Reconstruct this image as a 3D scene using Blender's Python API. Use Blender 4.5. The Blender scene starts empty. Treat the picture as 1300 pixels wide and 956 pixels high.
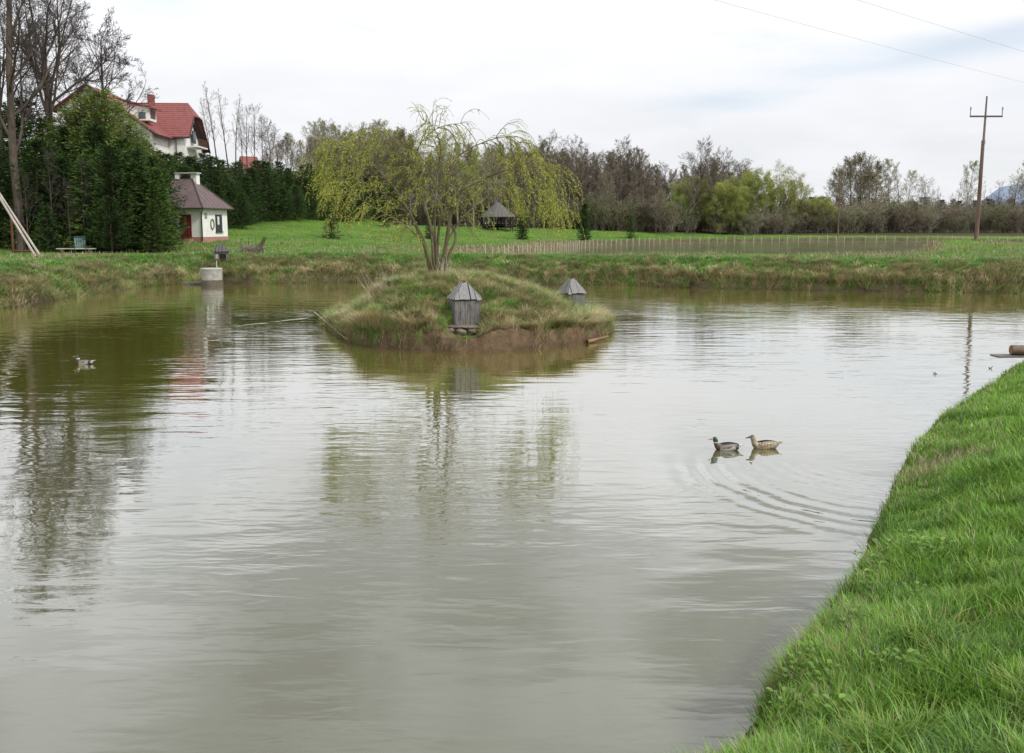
import bpy, bmesh, math, random
import numpy as np
from mathutils import Vector, Matrix

R = math.radians
PI = math.pi
rng = np.random.default_rng(7)
random.seed(7)
scene = bpy.context.scene
COL = scene.collection

# ------------------------------------------------------------------ camera numbers
F = 1100.0                      # focal length in photo pixels (photo is 1300 x 956, optical centre at row 433)
EYE = 3.6
PITCH = math.atan((433 - 285) / F)
CP, SP = math.cos(PITCH), math.sin(PITCH)


def ray(px, py):
    a, b = (px - 650) / F, (433 - py) / F
    return Vector((a, CP + b * SP, -SP + b * CP))


def at_z(px, py, z=0.0):
    d = ray(px, py)
    t = (z - EYE) / d.z
    return Vector((d.x * t, d.y * t, z))


def at_y(px, py, Y):
    d = ray(px, py)
    t = Y / d.y
    return Vector((d.x * t, Y, EYE + d.z * t))


# ------------------------------------------------------------------ object helpers
def link(o, parent=None):
    COL.objects.link(o)
    if parent is not None:
        o.parent = parent
    return o


def tag(o, label=None, cat=None, group=None, kind=None):
    if label: o['label'] = label
    if cat: o['category'] = cat
    if group: o['group'] = group
    if kind: o['kind'] = kind
    return o


def thing(name, label, cat, loc=(0, 0, 0), rz=0.0, group=None, scale=1.0):
    o = bpy.data.objects.new(name, None)
    o.empty_display_size = 0.2
    link(o)
    o.location = loc
    o.rotation_euler = (0, 0, rz)
    o.scale = (scale,) * 3 if not isinstance(scale, (tuple, list)) else scale
    return tag(o, label, cat, group)


def copy_tree(o, parent=None):
    kids = list(o.children)
    c = o.copy()
    COL.objects.link(c)
    c.parent = parent
    for ch in kids:
        copy_tree(ch, c)
    return c


def mesh_np(name, V, quads=None, tris=None, col=None, mat=None, smooth=False):
    me = bpy.data.meshes.new(name)
    V = np.asarray(V, dtype=np.float32)
    q = np.zeros((0, 4), np.int32) if quads is None else np.asarray(quads, np.int32).reshape(-1, 4)
    t = np.zeros((0, 3), np.int32) if tris is None else np.asarray(tris, np.int32).reshape(-1, 3)
    me.vertices.add(len(V))
    me.vertices.foreach_set('co', V.ravel())
    nl = q.size + t.size
    me.loops.add(nl)
    me.loops.foreach_set('vertex_index', np.concatenate([q.ravel(), t.ravel()]))
    me.polygons.add(len(q) + len(t))
    ls = np.concatenate([np.arange(len(q)) * 4, q.size + np.arange(len(t)) * 3]).astype(np.int32)
    me.polygons.foreach_set('loop_start', ls)
    try:
        lt = np.concatenate([np.full(len(q), 4), np.full(len(t), 3)]).astype(np.int32)
        me.polygons.foreach_set('loop_total', lt)
    except Exception:
        pass
    if smooth:
        me.polygons.foreach_set('use_smooth', np.ones(len(q) + len(t), bool))
    if col is not None:
        c = np.ones((len(V), 4), np.float32)
        c[:, :3] = col
        at = me.color_attributes.new('Col', 'FLOAT_COLOR', 'POINT')
        at.data.foreach_set('color', c.ravel())
    me.update(calc_edges=True)
    if mat is not None:
        me.materials.append(mat)
    return me


def obj(name, me, parent=None):
    return link(bpy.data.objects.new(name, me), parent)


def bm_obj(name, bm, mat, parent=None, smooth=False):
    bmesh.ops.recalc_face_normals(bm, faces=bm.faces)
    me = bpy.data.meshes.new(name)
    bm.to_mesh(me)
    bm.free()
    me.materials.append(mat)
    if smooth:
        for p in me.polygons: p.use_smooth = True
    return obj(name, me, parent)


def add_box(bm, c, s, rz=0.0, M=None, bevel=0.0):
    r = bmesh.ops.create_cube(bm, size=1.0)
    vs = r['verts']
    m = Matrix.Translation(c) @ Matrix.Rotation(rz, 4, 'Z') @ Matrix.Diagonal((s[0], s[1], s[2], 1))
    if M is not None: m = M @ m
    bmesh.ops.transform(bm, matrix=m, verts=vs)
    if bevel > 0:
        es = list({e for v in vs for e in v.link_edges})
        bmesh.ops.bevel(bm, geom=es, offset=bevel, segments=1, affect='EDGES')
    return vs


def add_poly(bm, pts, thick=0.0, nrm=None):
    """a flat polygon; with thickness it becomes a slab"""
    vs = [bm.verts.new(p) for p in pts]
    f = bm.faces.new(vs)
    if thick:
        f.normal_update()
        n = f.normal.copy()
        r = bmesh.ops.extrude_face_region(bm, geom=[f])
        nv = [g for g in r['geom'] if isinstance(g, bmesh.types.BMVert)]
        bmesh.ops.translate(bm, vec=n * -thick, verts=nv)
    return f


def add_rod(bm, p0, p1, r0, r1=None, n=8):
    p0, p1 = Vector(p0), Vector(p1)
    r1 = r0 if r1 is None else r1
    d = p1 - p0
    L = d.length
    r = bmesh.ops.create_cone(bm, cap_ends=True, segments=n, radius1=r0, radius2=r1, depth=L)
    m = Matrix.Translation((p0 + p1) / 2) @ d.to_track_quat('Z', 'Y').to_matrix().to_4x4()
    bmesh.ops.transform(bm, matrix=m, verts=r['verts'])


# ------------------------------------------------------------------ numpy noise
def _h(ix, iy, s):
    n = (ix * 374761393 + iy * 668265263 + s * 974634777) & 0x7fffffff
    n = ((n ^ (n >> 13)) * 1274126177) & 0x7fffffff
    n = n ^ (n >> 16)
    return (n & 0xffff) / 65535.0


def vnoise(x, y, s=0):
    x = np.asarray(x, float); y = np.asarray(y, float)
    ix = np.floor(x).astype(np.int64); iy = np.floor(y).astype(np.int64)
    fx = x - ix; fy = y - iy
    fx = fx * fx * (3 - 2 * fx); fy = fy * fy * (3 - 2 * fy)
    a = _h(ix, iy, s); b = _h(ix + 1, iy, s); c = _h(ix, iy + 1, s); d = _h(ix + 1, iy + 1, s)
    return (a * (1 - fx) + b * fx) * (1 - fy) + (c * (1 - fx) + d * fx) * fy


def fbm(x, y, s=0, o=3):
    v = 0; a = 0.5; t = 0
    for i in range(o):
        v = v + a * vnoise(x, y, s + i * 17); t += a
        x = x * 2.03; y = y * 2.03; a *= 0.5
    return v / t


def sstep(t):
    t = np.clip(t, 0, 1)
    return t * t * (3 - 2 * t)


def smooth_poly(P, n=6):
    P = np.asarray(P, float)
    N = len(P); out = []
    for i in range(N):
        a, b, c, d = P[i - 1], P[i], P[(i + 1) % N], P[(i + 2) % N]
        for k in range(n):
            t = k / n
            out.append(0.5 * ((2 * b) + (-a + c) * t + (2 * a - 5 * b + 4 * c - d) * t * t + (-a + 3 * b - 3 * c + d) * t ** 3))
    return np.array(out)


def sdist(P, x, y):
    """signed distance to polygon, positive outside"""
    x = np.asarray(x, float); y = np.asarray(y, float)
    d = np.full(x.shape, 1e18)
    ins = np.zeros(x.shape, bool)
    N = len(P)
    for i in range(N):
        ax, ay = P[i - 1]; bx, by = P[i]
        ex, ey = bx - ax, by - ay
        L = ex * ex + ey * ey + 1e-12
        t = np.clip(((x - ax) * ex + (y - ay) * ey) / L, 0, 1)
        d = np.minimum(d, (x - ax - ex * t) ** 2 + (y - ay - ey * t) ** 2)
        if abs(ey) > 1e-12:
            c = ((ay > y) != (by > y)) & (x < ex * (y - ay) / ey + ax)
            ins ^= c
    d = np.sqrt(d)
    return np.where(ins, -d, d)


# ------------------------------------------------------------------ shorelines
far1 = [(0, 392), (60, 383), (150, 369), (205, 362), (250, 360), (340, 360), (430, 358.5), (520, 359), (600, 360), (680, 361),
        (760, 362), (900, 366), (1000, 368), (1100, 370), (1200, 371), (1300, 373), (1420, 374)]
near1 = [(1300, 458), (1232, 498), (1180, 535), (1138, 570), (1106, 620), (1090, 680), (1048, 740), (995, 810), (955, 866), (905, 950)]
P1 = [tuple(at_z(*p)[:2]) for p in far1]
P1 += [(33.5, 39.5), (25.0, 31.5), (17.0, 24.5)]
P1 += [tuple(at_z(p[0], p[1], 0.42)[:2]) for p in near1]
P1 += [(-0.8, 4.0), (-6.0, 3.4), (-14, 4.0), (-21, 9), (-26, 20), (-26, 31)]
P1s = smooth_poly(P1, 5)

POND2 = 1.42
far2 = [(548, 325), (590, 323), (640, 321.3), (700, 317.2), (760, 311.5), (810, 309), (870, 307), (1000, 305.6), (1150, 305.2), (1250, 306), (1330, 307.5), (1450, 309)]
P2 = [tuple(at_z(p[0], p[1], POND2)[:2]) for p in far2]
P2far = np.array(P2)
P2 += [(60, 88), (50, 81), (42, 79.5), (35, 74), (30, 65), (24, 62.5), (12, 62), (2, 61)]
P2s = smooth_poly(P2, 4)

isl_px = [(412, 408), (418, 417), (438, 431), (470, 441), (520, 445), (575, 448), (640, 447), (700, 441), (745, 434), (768, 428), (774, 421), (766, 408)]
PI_ = [tuple(at_z(*p)[:2]) for p in isl_px]
PI_ += [(2.4, 33.2), (-0.5, 34.6), (-3.6, 34.4), (-6.0, 33.4)]
PIs = smooth_poly(PI_, 5)


def base_h(x, y):
    u = -0.75 * x + 0.66 * y
    hb = np.interp(u, [40, 60, 66, 70, 78, 86, 96, 106, 125, 400], [1.49, 1.56, 1.74, 2.0, 2.8, 4.0, 6.4, 9.3, 12.5, 14])
    cap = np.interp(x, [-45, -33, -24, -15, -3, 10, 25, 45], [30, 12, 5.5, 3.5, 3.05, 2.5, 2.0, 1.75])
    return np.minimum(hb, np.maximum(cap, 1.5))


def gh(x, y, detail=True):
    x = np.asarray(x, float); y = np.asarray(y, float)
    sd = sdist(P1s, x, y)
    r = np.hypot(x, y)
    amp = np.clip(r / 32, 0.10, 1)
    if detail:
        sd = sd + (fbm(x * 0.55, y * 0.55, 3, 3) - 0.5) * 0.9 * amp
    b = base_h(x, y) + 0.42 * np.exp(-(r / 8) ** 2) - 0.25 * np.exp(-((x - 15) ** 2 + (y - 14) ** 2) / 150)
    L = np.clip(3.6 + (30 - r) * 0.06, 3.4, 5.2)
    t = np.clip(sd / L, 0, 1)
    out = 0.42 * sstep(sd / 0.28) + (b - 0.42) * (1 - (1 - t) ** 1.9)
    z = np.where(sd < 0, np.maximum(-1.3, sd * 0.9 - 0.03), out)
    # second pond
    s2 = sdist(P2s, x, y)
    if detail:
        s2 = s2 + (fbm(x * 0.5, y * 0.5, 9, 2) - 0.5) * 0.7
    hb2 = np.interp(y, [62, 66, 75, 100], [0.12, 0.35, 0.65, 0.30])
    z2 = POND2 - 0.1 + (hb2 + 0.1) * sstep(s2 / 1.3)
    zz = z2 + (z - z2) * sstep((s2 - 1.0) / 6.0)
    zz = np.where(s2 < 0, np.maximum(POND2 - 1.2, POND2 - 0.1 + s2 * 0.7), zz)
    z = np.where((s2 < 7) & (y > 58), np.where(s2 < 1.5, zz, np.where(y < 66, np.maximum(zz, z), zz)), z)
    z = z + 0.45 * np.exp(-(((x - 40) / 6.5) ** 2 + ((y - 71.5) / 5.0) ** 2))
    if detail:
        m = sstep(sd / 1.5)
        z = z + m * (fbm(x * 0.9, y * 0.9, 21, 3) - 0.5) * 0.14 * np.clip(r / 16, 0.35, 1.5)
        bk = sstep(sd / 0.5) * (1 - sstep((sd - 3.0) / 2.0)) * sstep((r - 22) / 8)
        z = z + bk * (fbm(x * 1.35, y * 1.35, 23, 2) - 0.5) * 0.42
    z = z + 0.7 * sstep((y - 116) / 28) * sstep((x + 12) / 12)
    far = sstep((r - 170) / 200)
    return z * (1 - far) + 2.0 * far


def g1(x, y):
    return float(gh(np.array([x]), np.array([y]))[0])


def island_h(x, y):
    sd = -sdist(PIs, x, y)
    sd = sd + (fbm(x * 1.3, y * 1.3, 31, 3) - 0.5) * 0.65
    cx, cy = -2.3, 30.0
    top = np.interp(x, [-6.9, -5.7, -4.6, -2.5, -1.0, 0.1, 1.3, 2.2, 3.2], [0.40, 0.80, 1.42, 1.78, 1.68, 1.42, 1.02, 0.76, 0.45]) - 0.028 * (y - cy) ** 2
    front = sstep((29.0 - y) / 2.0)
    edge = 0.28 + 0.24 * front * sstep((x + 4.5) / 1.5) * sstep((2.6 - x) / 1.0)
    t = np.clip(sd / 2.6, 0, 1)
    z = edge * sstep(sd / 0.16) + np.maximum(top - edge, 0.05) * (1 - (1 - t) ** 1.7)
    z = np.where(sd < 0, np.maximum(sd * 1.1, -1.0) - 0.02, z)
    z = z + sstep(sd / 0.5) * ((fbm(x * 1.6, y * 1.6, 41, 2) - 0.5) * 0.34 + (fbm(x * 3.3, y * 3.3, 43, 2) - 0.5) * 0.24)
    dxh, dyh = at_y(589, 411, 25.6).x, 25.6
    wgt = np.exp(-((x - dxh - 0.05) / 0.62) ** 4) * sstep((25.75 - y) / 0.22) * (sd > 0)
    z = np.where(z > 0.34, z - (z - 0.34) * wgt, z)
    return z, sd


def i1(x, y):
    return float(island_h(np.array([x]), np.array([y]))[0][0])


# ------------------------------------------------------------------ materials
def new_mat(name):
    m = bpy.data.materials.new(name)
    m.use_nodes = True
    nt = m.node_tree
    nt.nodes.clear()
    out = nt.nodes.new('ShaderNodeOutputMaterial')
    return m, nt, out


def N(nt, kind, **kw):
    n = nt.nodes.new(kind)
    for k, v in kw.items():
        if k in n.inputs.keys():
            n.inputs[k].default_value = v
        else:
            setattr(n, k, v)
    return n


def mat_noise(name, c1, c2, scale=8.0, stretch=(1, 1, 1), rough=0.8, bump=0.0, detail=5.0, spec=0.3, c3=None):
    m, nt, out = new_mat(name)
    L = nt.links.new
    tc = N(nt, 'ShaderNodeTexCoord')
    mp = N(nt, 'ShaderNodeMapping')
    mp.inputs['Scale'].default_value = stretch
    L(tc.outputs['Object'], mp.inputs['Vector'])
    nz = N(nt, 'ShaderNodeTexNoise', Scale=scale, Detail=detail, Roughness=0.65)
    L(mp.outputs[0], nz.inputs['Vector'])
    rp = N(nt, 'ShaderNodeValToRGB')
    rp.color_ramp.elements[0].position = 0.3
    rp.color_ramp.elements[0].color = (*c1, 1)
    rp.color_ramp.elements[1].position = 0.7
    rp.color_ramp.elements[1].color = (*c2, 1)
    if c3:
        e = rp.color_ramp.elements.new(0.52); e.color = (*c3, 1)
    L(nz.outputs['Fac'], rp.inputs['Fac'])
    b = N(nt, 'ShaderNodeBsdfPrincipled', Roughness=rough)
    b.inputs['Specular IOR Level'].default_value = spec
    L(rp.outputs['Color'], b.inputs['Base Color'])
    if bump:
        bp = N(nt, 'ShaderNodeBump', Strength=1.0, Distance=bump)
        L(nz.outputs['Fac'], bp.inputs['Height'])
        L(bp.outputs[0], b.inputs['Normal'])
    L(b.outputs[0], out.inputs['Surface'])
    return m


def mat_leaf(name, transl=0.35, gain=(1, 1, 1), objvar=0.25, gloss=0.0):
    """foliage: colour comes from the mesh's Col attribute, a little different per object"""
    m, nt, out = new_mat(name)
    L = nt.links.new
    at = N(nt, 'ShaderNodeAttribute', attribute_name='Col')
    oi = N(nt, 'ShaderNodeObjectInfo')
    mr = N(nt, 'ShaderNodeMapRange')
    mr.inputs['To Min'].default_value = 1 - objvar
    mr.inputs['To Max'].default_value = 1 + objvar
    L(oi.outputs['Random'], mr.inputs['Value'])
    mx = N(nt, 'ShaderNodeMix', data_type='RGBA', blend_type='MULTIPLY')
    mx.inputs[0].default_value = 1.0
    L(at.outputs['Color'], mx.inputs[6])
    cm = N(nt, 'ShaderNodeCombineColor')
    for i, g in enumerate(gain):
        k = N(nt, 'ShaderNodeMath', operation='MULTIPLY')
        k.inputs[1].default_value = g
        L(mr.outputs[0], k.inputs[0])
        L(k.outputs[0], cm.inputs[i])
    L(cm.outputs[0], mx.inputs[7])
    d = N(nt, 'ShaderNodeBsdfDiffuse')
    L(mx.outputs[2], d.inputs['Color'])
    sh = d.outputs[0]
    if transl:
        t = N(nt, 'ShaderNodeBsdfTranslucent')
        L(mx.outputs[2], t.inputs['Color'])
        ms = N(nt, 'ShaderNodeMixShader')
        ms.inputs[0].default_value = transl
        L(d.outputs[0], ms.inputs[1]); L(t.outputs[0], ms.inputs[2])
        sh = ms.outputs[0]
    if gloss:
        g = N(nt, 'ShaderNodeBsdfGlossy', Roughness=0.42)
        g.inputs['Color'].default_value = (0.9, 1.0, 0.9, 1)
        ms = N(nt, 'ShaderNodeMixShader')
        ms.inputs[0].default_value = gloss
        L(sh, ms.inputs[1]); L(g.outputs[0], ms.inputs[2])
        sh = ms.outputs[0]
    L(sh, out.inputs['Surface'])
    return m


def mat_ground(name):
    m, nt, out = new_mat(name)
    L = nt.links.new
    at = N(nt, 'ShaderNodeAttribute', attribute_name='Col')
    tc = N(nt, 'ShaderNodeTexCoord')
    nz = N(nt, 'ShaderNodeTexNoise', Scale=3.2, Detail=9.0, Roughness=0.72)
    L(tc.outputs['Object'], nz.inputs['Vector'])
    mr = N(nt, 'ShaderNodeMapRange')
    mr.inputs['From Min'].default_value = 0.3
    mr.inputs['From Max'].default_value = 0.7
    mr.inputs['To Min'].default_value = 0.55
    mr.inputs['To Max'].default_value = 1.45
    L(nz.outputs['Fac'], mr.inputs['Value'])
    mx = N(nt, 'ShaderNodeMix', data_type='RGBA', blend_type='MULTIPLY')
    mx.inputs[0].default_value = 1.0
    L(at.outputs['Color'], mx.inputs[6]); L(mr.outputs[0], mx.inputs[7])
    b = N(nt, 'ShaderNodeBsdfPrincipled', Roughness=0.95)
    b.inputs['Specular IOR Level'].default_value = 0.1
    L(mx.outputs[2], b.inputs['Base Color'])
    bp = N(nt, 'ShaderNodeBump', Strength=1.0, Distance=0.12)
    L(nz.outputs['Fac'], bp.inputs['Height'])
    L(bp.outputs[0], b.inputs['Normal'])
    L(b.outputs[0], out.inputs['Surface'])
    return m


def mat_plain(name, c, rough=0.6, spec=0.4, metal=0.0):
    v = 0.82
    return mat_noise(name, tuple(k * v for k in c), c, scale=6, rough=rough, spec=spec)


M_ground = mat_ground('ground_soil_and_turf')
M_grass = mat_leaf('grass_blades', 0.3, objvar=0.0, gloss=0.035)
M_straw = mat_leaf('dry_grass', 0.15, objvar=0.0)
M_needle = mat_leaf('conifer_needles', 0.1, objvar=0.28)
M_leaf = mat_leaf('young_leaves', 0.4, objvar=0.18)
M_twig = mat_noise('twig_bark', (0.160, 0.136, 0.112), (0.265, 0.225, 0.185), 1.5, rough=0.9)
M_twig_dark = mat_noise('dark_twig_bark', (0.050, 0.038, 0.036), (0.095, 0.076, 0.070), 1.5, rough=0.9)
M_twig_grey = mat_noise('grey_twig_bark', (0.20, 0.18, 0.14), (0.32, 0.285, 0.225), 1.5, rough=0.9)
M_bark = mat_noise('tree_bark', (0.040, 0.031, 0.026), (0.135, 0.105, 0.087), 5, (1, 1, 0.25), rough=0.95, bump=0.03)
M_bark_green = mat_noise('mossy_bark', (0.07, 0.058, 0.036), (0.20, 0.17, 0.10), 5, (1, 1, 0.2), rough=0.95, bump=0.02)
M_birch = mat_noise('birch_bark', (0.10, 0.095, 0.09), (0.42, 0.41, 0.38), 3, (1, 1, 2.5), rough=0.8)
M_greywood = mat_noise('weathered_grey_boards', (0.050, 0.047, 0.042), (0.215, 0.205, 0.192), 9, (5, 5, 0.5), rough=0.85, bump=0.006, c3=(0.16, 0.152, 0.145))
M_greyroof = mat_noise('weathered_roof_boards', (0.10, 0.098, 0.096), (0.33, 0.325, 0.315), 10, (5, 5, 0.5), rough=0.8, bump=0.006)
M_dark = mat_noise('dark_interior', (0.010, 0.009, 0.008), (0.022, 0.02, 0.018), 6, rough=0.95)


# ------------------------------------------------------------------ world and light
SUN_EL, SUN_AZ = R(44), R(124)
w = bpy.data.worlds.new('World')
scene.world = w
w.use_nodes = True
nt = w.node_tree
nt.nodes.clear()
Lk = nt.links.new
wo = N(nt, 'ShaderNodeOutputWorld')
bg = N(nt, 'ShaderNodeBackground', Strength=0.1)
sky = N(nt, 'ShaderNodeTexSky', sky_type='NISHITA', sun_disc=False)
sky.sun_elevation = SUN_EL
sky.sun_rotation = SUN_AZ
sky.air_density = 1.0
sky.dust_density = 1.5
tc = N(nt, 'ShaderNodeTexCoord')
sx = N(nt, 'ShaderNodeSeparateXYZ')
Lk(tc.outputs['Generated'], sx.inputs[0])
zc = N(nt, 'ShaderNodeMath', operation='MAXIMUM'); zc.inputs[1].default_value = 0.0
Lk(sx.outputs['Z'], zc.inputs[0])
za = N(nt, 'ShaderNodeMath', operation='ADD'); za.inputs[1].default_value = 0.17
Lk(zc.outputs[0], za.inputs[0])
dx = N(nt, 'ShaderNodeMath', operation='DIVIDE'); dy = N(nt, 'ShaderNodeMath', operation='DIVIDE')
Lk(sx.outputs['X'], dx.inputs[0]); Lk(za.outputs[0], dx.inputs[1])
Lk(sx.outputs['Y'], dy.inputs[0]); Lk(za.outputs[0], dy.inputs[1])
cx = N(nt, 'ShaderNodeCombineXYZ')
Lk(dx.outputs[0], cx.inputs[0]); Lk(dy.outputs[0], cx.inputs[1])
n1 = N(nt, 'ShaderNodeTexNoise', Scale=0.95, Detail=7.0, Roughness=0.55, Distortion=0.4)
Lk(cx.outputs[0], n1.inputs['Vector'])
n2 = N(nt, 'ShaderNodeTexNoise', Scale=1.7, Detail=6.0, Roughness=0.5, Distortion=0.3)
mp2 = N(nt, 'ShaderNodeMapping'); mp2.inputs['Location'].default_value = (5.3, 2.1, 0)
Lk(cx.outputs[0], mp2.inputs['Vector']); Lk(mp2.outputs[0], n2.inputs['Vector'])
# cover: how much cloud in front of the blue
cov = N(nt, 'ShaderNodeMapRange', interpolation_type='SMOOTHSTEP')
cov.inputs['From Min'].default_value = 0.34; cov.inputs['From Max'].default_value = 0.47
cov.inputs['To Min'].default_value = 0.82; cov.inputs['To Max'].default_value = 0.985
Lk(n1.outputs['Fac'], cov.inputs['Value'])
# cloud brightness: brighter overhead, mottled
br = N(nt, 'ShaderNodeMapRange')
br.inputs['From Min'].default_value = 0.08; br.inputs['From Max'].default_value = 0.32
br.inputs['To Min'].default_value = 9.0; br.inputs['To Max'].default_value = 11.8
Lk(zc.outputs[0], br.inputs['Value'])
mo = N(nt, 'ShaderNodeMapRange')
mo.inputs['From Min'].default_value = 0.38; mo.inputs['From Max'].default_value = 0.62
Lk(n2.outputs['Fac'], mo.inputs['Value'])
mlo = N(nt, 'ShaderNodeMapRange'); mhi = N(nt, 'ShaderNodeMapRange')
for q_, lo_, hi_ in ((mlo, 0.965, 0.58), (mhi, 1.03, 1.30)):
    q_.inputs['From Min'].default_value = 0.22; q_.inputs['From Max'].default_value = 0.36
    q_.inputs['To Min'].default_value = lo_; q_.inputs['To Max'].default_value = hi_
    Lk(zc.outputs[0], q_.inputs['Value'])
Lk(mlo.outputs[0], mo.inputs['To Min']); Lk(mhi.outputs[0], mo.inputs['To Max'])
bm_ = N(nt, 'ShaderNodeMath', operation='MULTIPLY')
Lk(br.outputs[0], bm_.inputs[0]); Lk(mo.outputs[0], bm_.inputs[1])
cl = N(nt, 'ShaderNodeMix', data_type='RGBA', blend_type='MULTIPLY')
cl.inputs[0].default_value = 1.0
cl.inputs[6].default_value = (0.985, 0.995, 1.03, 1)
Lk(bm_.outputs[0], cl.inputs[7])
mixw = N(nt, 'ShaderNodeMix', data_type='RGBA')
# two long gaps where pale blue shows through
def wm(op, a, b=None):
    q_ = N(nt, 'ShaderNodeMath', operation=op)
    for i_, v_ in enumerate((a, b)):
        if v_ is None: continue
        if isinstance(v_, (int, float)): q_.inputs[i_].default_value = v_
        else: Lk(v_, q_.inputs[i_])
    return q_.outputs[0]
azn = wm('ARCTAN2', sx.outputs['X'], sx.outputs['Y'])
eln = wm('ADD', wm('ARCSINE', sx.outputs['Z']), wm('MULTIPLY', wm('SUBTRACT', n2.outputs['Fac'], 0.5), 0.045))
gap = None
for a0_, e0_, wa_, we_, tilt_, amt_ in ((R(27), R(9.9), R(9), R(0.8), 0.06, 0.45), (R(13), R(7.6), R(4), R(0.6), 0.03, 0.38), (R(38), R(7.3), R(9), R(0.5), 0.02, 0.3), (R(-21), R(13.5), R(3), R(1.5), 0.0, 0.2)):
    da = wm('SUBTRACT', azn, a0_)
    de = wm('SUBTRACT', wm('SUBTRACT', eln, e0_), wm('MULTIPLY', da, tilt_))
    g_ = wm('EXPONENT', wm('MULTIPLY', wm('ADD', wm('POWER', wm('MULTIPLY', da, 1 / wa_), 2.0), wm('POWER', wm('MULTIPLY', de, 1 / we_), 2.0)), -1.0))
    g_ = wm('MULTIPLY', g_, amt_)
    gap = g_ if gap is None else wm('ADD', gap, g_)
covf = wm('MULTIPLY', cov.outputs[0], wm('SUBTRACT', 1.0, gap))
Lk(covf, mixw.inputs[0])
sk2 = N(nt, 'ShaderNodeMix', data_type='RGBA', blend_type='MULTIPLY'); sk2.inputs[0].default_value = 1.0; sk2.inputs[7].default_value = (1.7, 1.7, 1.7, 1)
Lk(sky.outputs[0], sk2.inputs[6]); Lk(sk2.outputs[2], mixw.inputs[6]); Lk(cl.outputs[2], mixw.inputs[7])
Lk(mixw.outputs[2], bg.inputs['Color'])
Lk(bg.outputs[0], wo.inputs['Surface'])

sl = bpy.data.lights.new('sun', 'SUN')
sl.energy = 2.6
sl.angle = R(10)
sl.color = (1.0, 0.965, 0.91)
so = link(bpy.data.objects.new('sun', sl))
sdir = Vector((math.sin(SUN_AZ) * math.cos(SUN_EL), math.cos(SUN_AZ) * math.cos(SUN_EL), math.sin(SUN_EL)))
so.rotation_euler = sdir.to_track_quat('Z', 'Y').to_euler()
so.location = (0, 0, 60)

cd = bpy.data.cameras.new('camera')
cd.sensor_fit = 'HORIZONTAL'
cd.sensor_width = 36.0
cd.lens = 36.0 * F / 1300
cd.shift_y = -45.0 / 1300
cd.clip_end = 9000
cam = link(bpy.data.objects.new('camera', cd))
cam.location = (0, 0, EYE)
cam.rotation_euler = (R(90) - PITCH, 0, 0)
scene.camera = cam

scene.view_settings.view_transform = 'Standard'
scene.view_settings.look = 'None'
scene.view_settings.exposure = 0
scene.render.engine = 'CYCLES'
scene.cycles.use_denoising = True
scene.cycles.max_bounces = 6
scene.cycles.diffuse_bounces = 3
scene.cycles.glossy_bounces = 3
scene.cycles.transmission_bounces = 4
scene.cycles.transparent_max_bounces = 4
scene.cycles.sample_clamp_indirect = 4

# ------------------------------------------------------------------ ground sheet
GREEN = np.array((0.085, 0.175, 0.024)); GREEN2 = np.array((0.125, 0.215, 0.034))
STRAW = np.array((0.235, 0.20, 0.11)); SOIL = np.array((0.070, 0.048, 0.030)); CLAY = np.array((0.210, 0.142, 0.088))
MUD = np.array((0.055, 0.046, 0.026)); FIELD = np.array((0.10, 0.10, 0.045)); LITTER = np.array((0.055, 0.042, 0.028))


def lerp(a, b, t):
    t = np.asarray(t)[:, None]
    return a * (1 - t) + b * t


def ground_colour(x, y):
    sd = sdist(P1s, x, y); s2 = sdist(P2s, x, y)
    r = np.hypot(x, y)
    n = fbm(x * 0.35, y * 0.35, 51, 4)
    n2 = fbm(x * 1.3, y * 1.3, 57, 3)
    c = lerp(np.tile(GREEN, (len(x), 1)), GREEN2, sstep((n - 0.3) * 2.5))
    c = lerp(c, STRAW * 0.8, 0.35 * sstep((n2 - 0.5) * 4))
    bank = (1 - sstep((sd - 0.8) / 2.6)) * (r > 24)
    c = lerp(c, STRAW * 0.75, 0.7 * bank * sstep((n2 - 0.25) * 3))
    c = c * (1.0 + 0.5 * bank[:, None])
    c = lerp(c, SOIL, (1 - sstep((sd - 0.02) / 0.4)) * 0.95)
    bank2 = (1 - sstep((s2 - 0.9) / 1.2)) * (y > 64)
    c = lerp(c, STRAW * 0.8, 0.85 * bank2)
    c = lerp(c, SOIL * 1.1, bank2 * sstep((y - 80) / 18) * 0.75)
    c = lerp(c, CLAY, bank2 * sstep((n2 - 0.5) * 5) * np.interp(x, [-6, 0, 8, 25], [0.8, 0.9, 0.5, 0.15]))
    c = lerp(c, SOIL, (1 - sstep((s2 - 0.05) / 0.35)) * 0.8)
    # leaf litter under the woods, pale dry field far off
    wood = sstep((y - np.interp(x, [-60, -30, -20, -5, 10, 40, 80], [66, 100, 108, 126, 128, 130, 128])) / 5)
    wood = np.where(x < -28, np.maximum(wood, sstep((y + x * 0.0 - 64) / 4) * (x < -33)), wood)
    c = lerp(c, LITTER, wood * 0.9)
    c = lerp(c, FIELD, sstep((r - 260) / 60))
    c = lerp(c, MUD, (sd < 0) * 1.0)
    c = lerp(c, MUD, (s2 < 0) * 1.0)
    # bare, trodden earth on the path by the camera
    pp = at_z(1352, 800, 1.75)
    path = np.exp(-(((x - pp.x) / 0.35) ** 2 + ((y - pp.y) / 0.5) ** 2)) + np.exp(-(((x - pp.x - 0.15) / 0.3) ** 2 + ((y - pp.y + 0.9) / 0.05) ** 2))
    c = lerp(c, np.array((0.27, 0.22, 0.15)), np.clip(path * 1.3, 0, 1))
    return c


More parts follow.
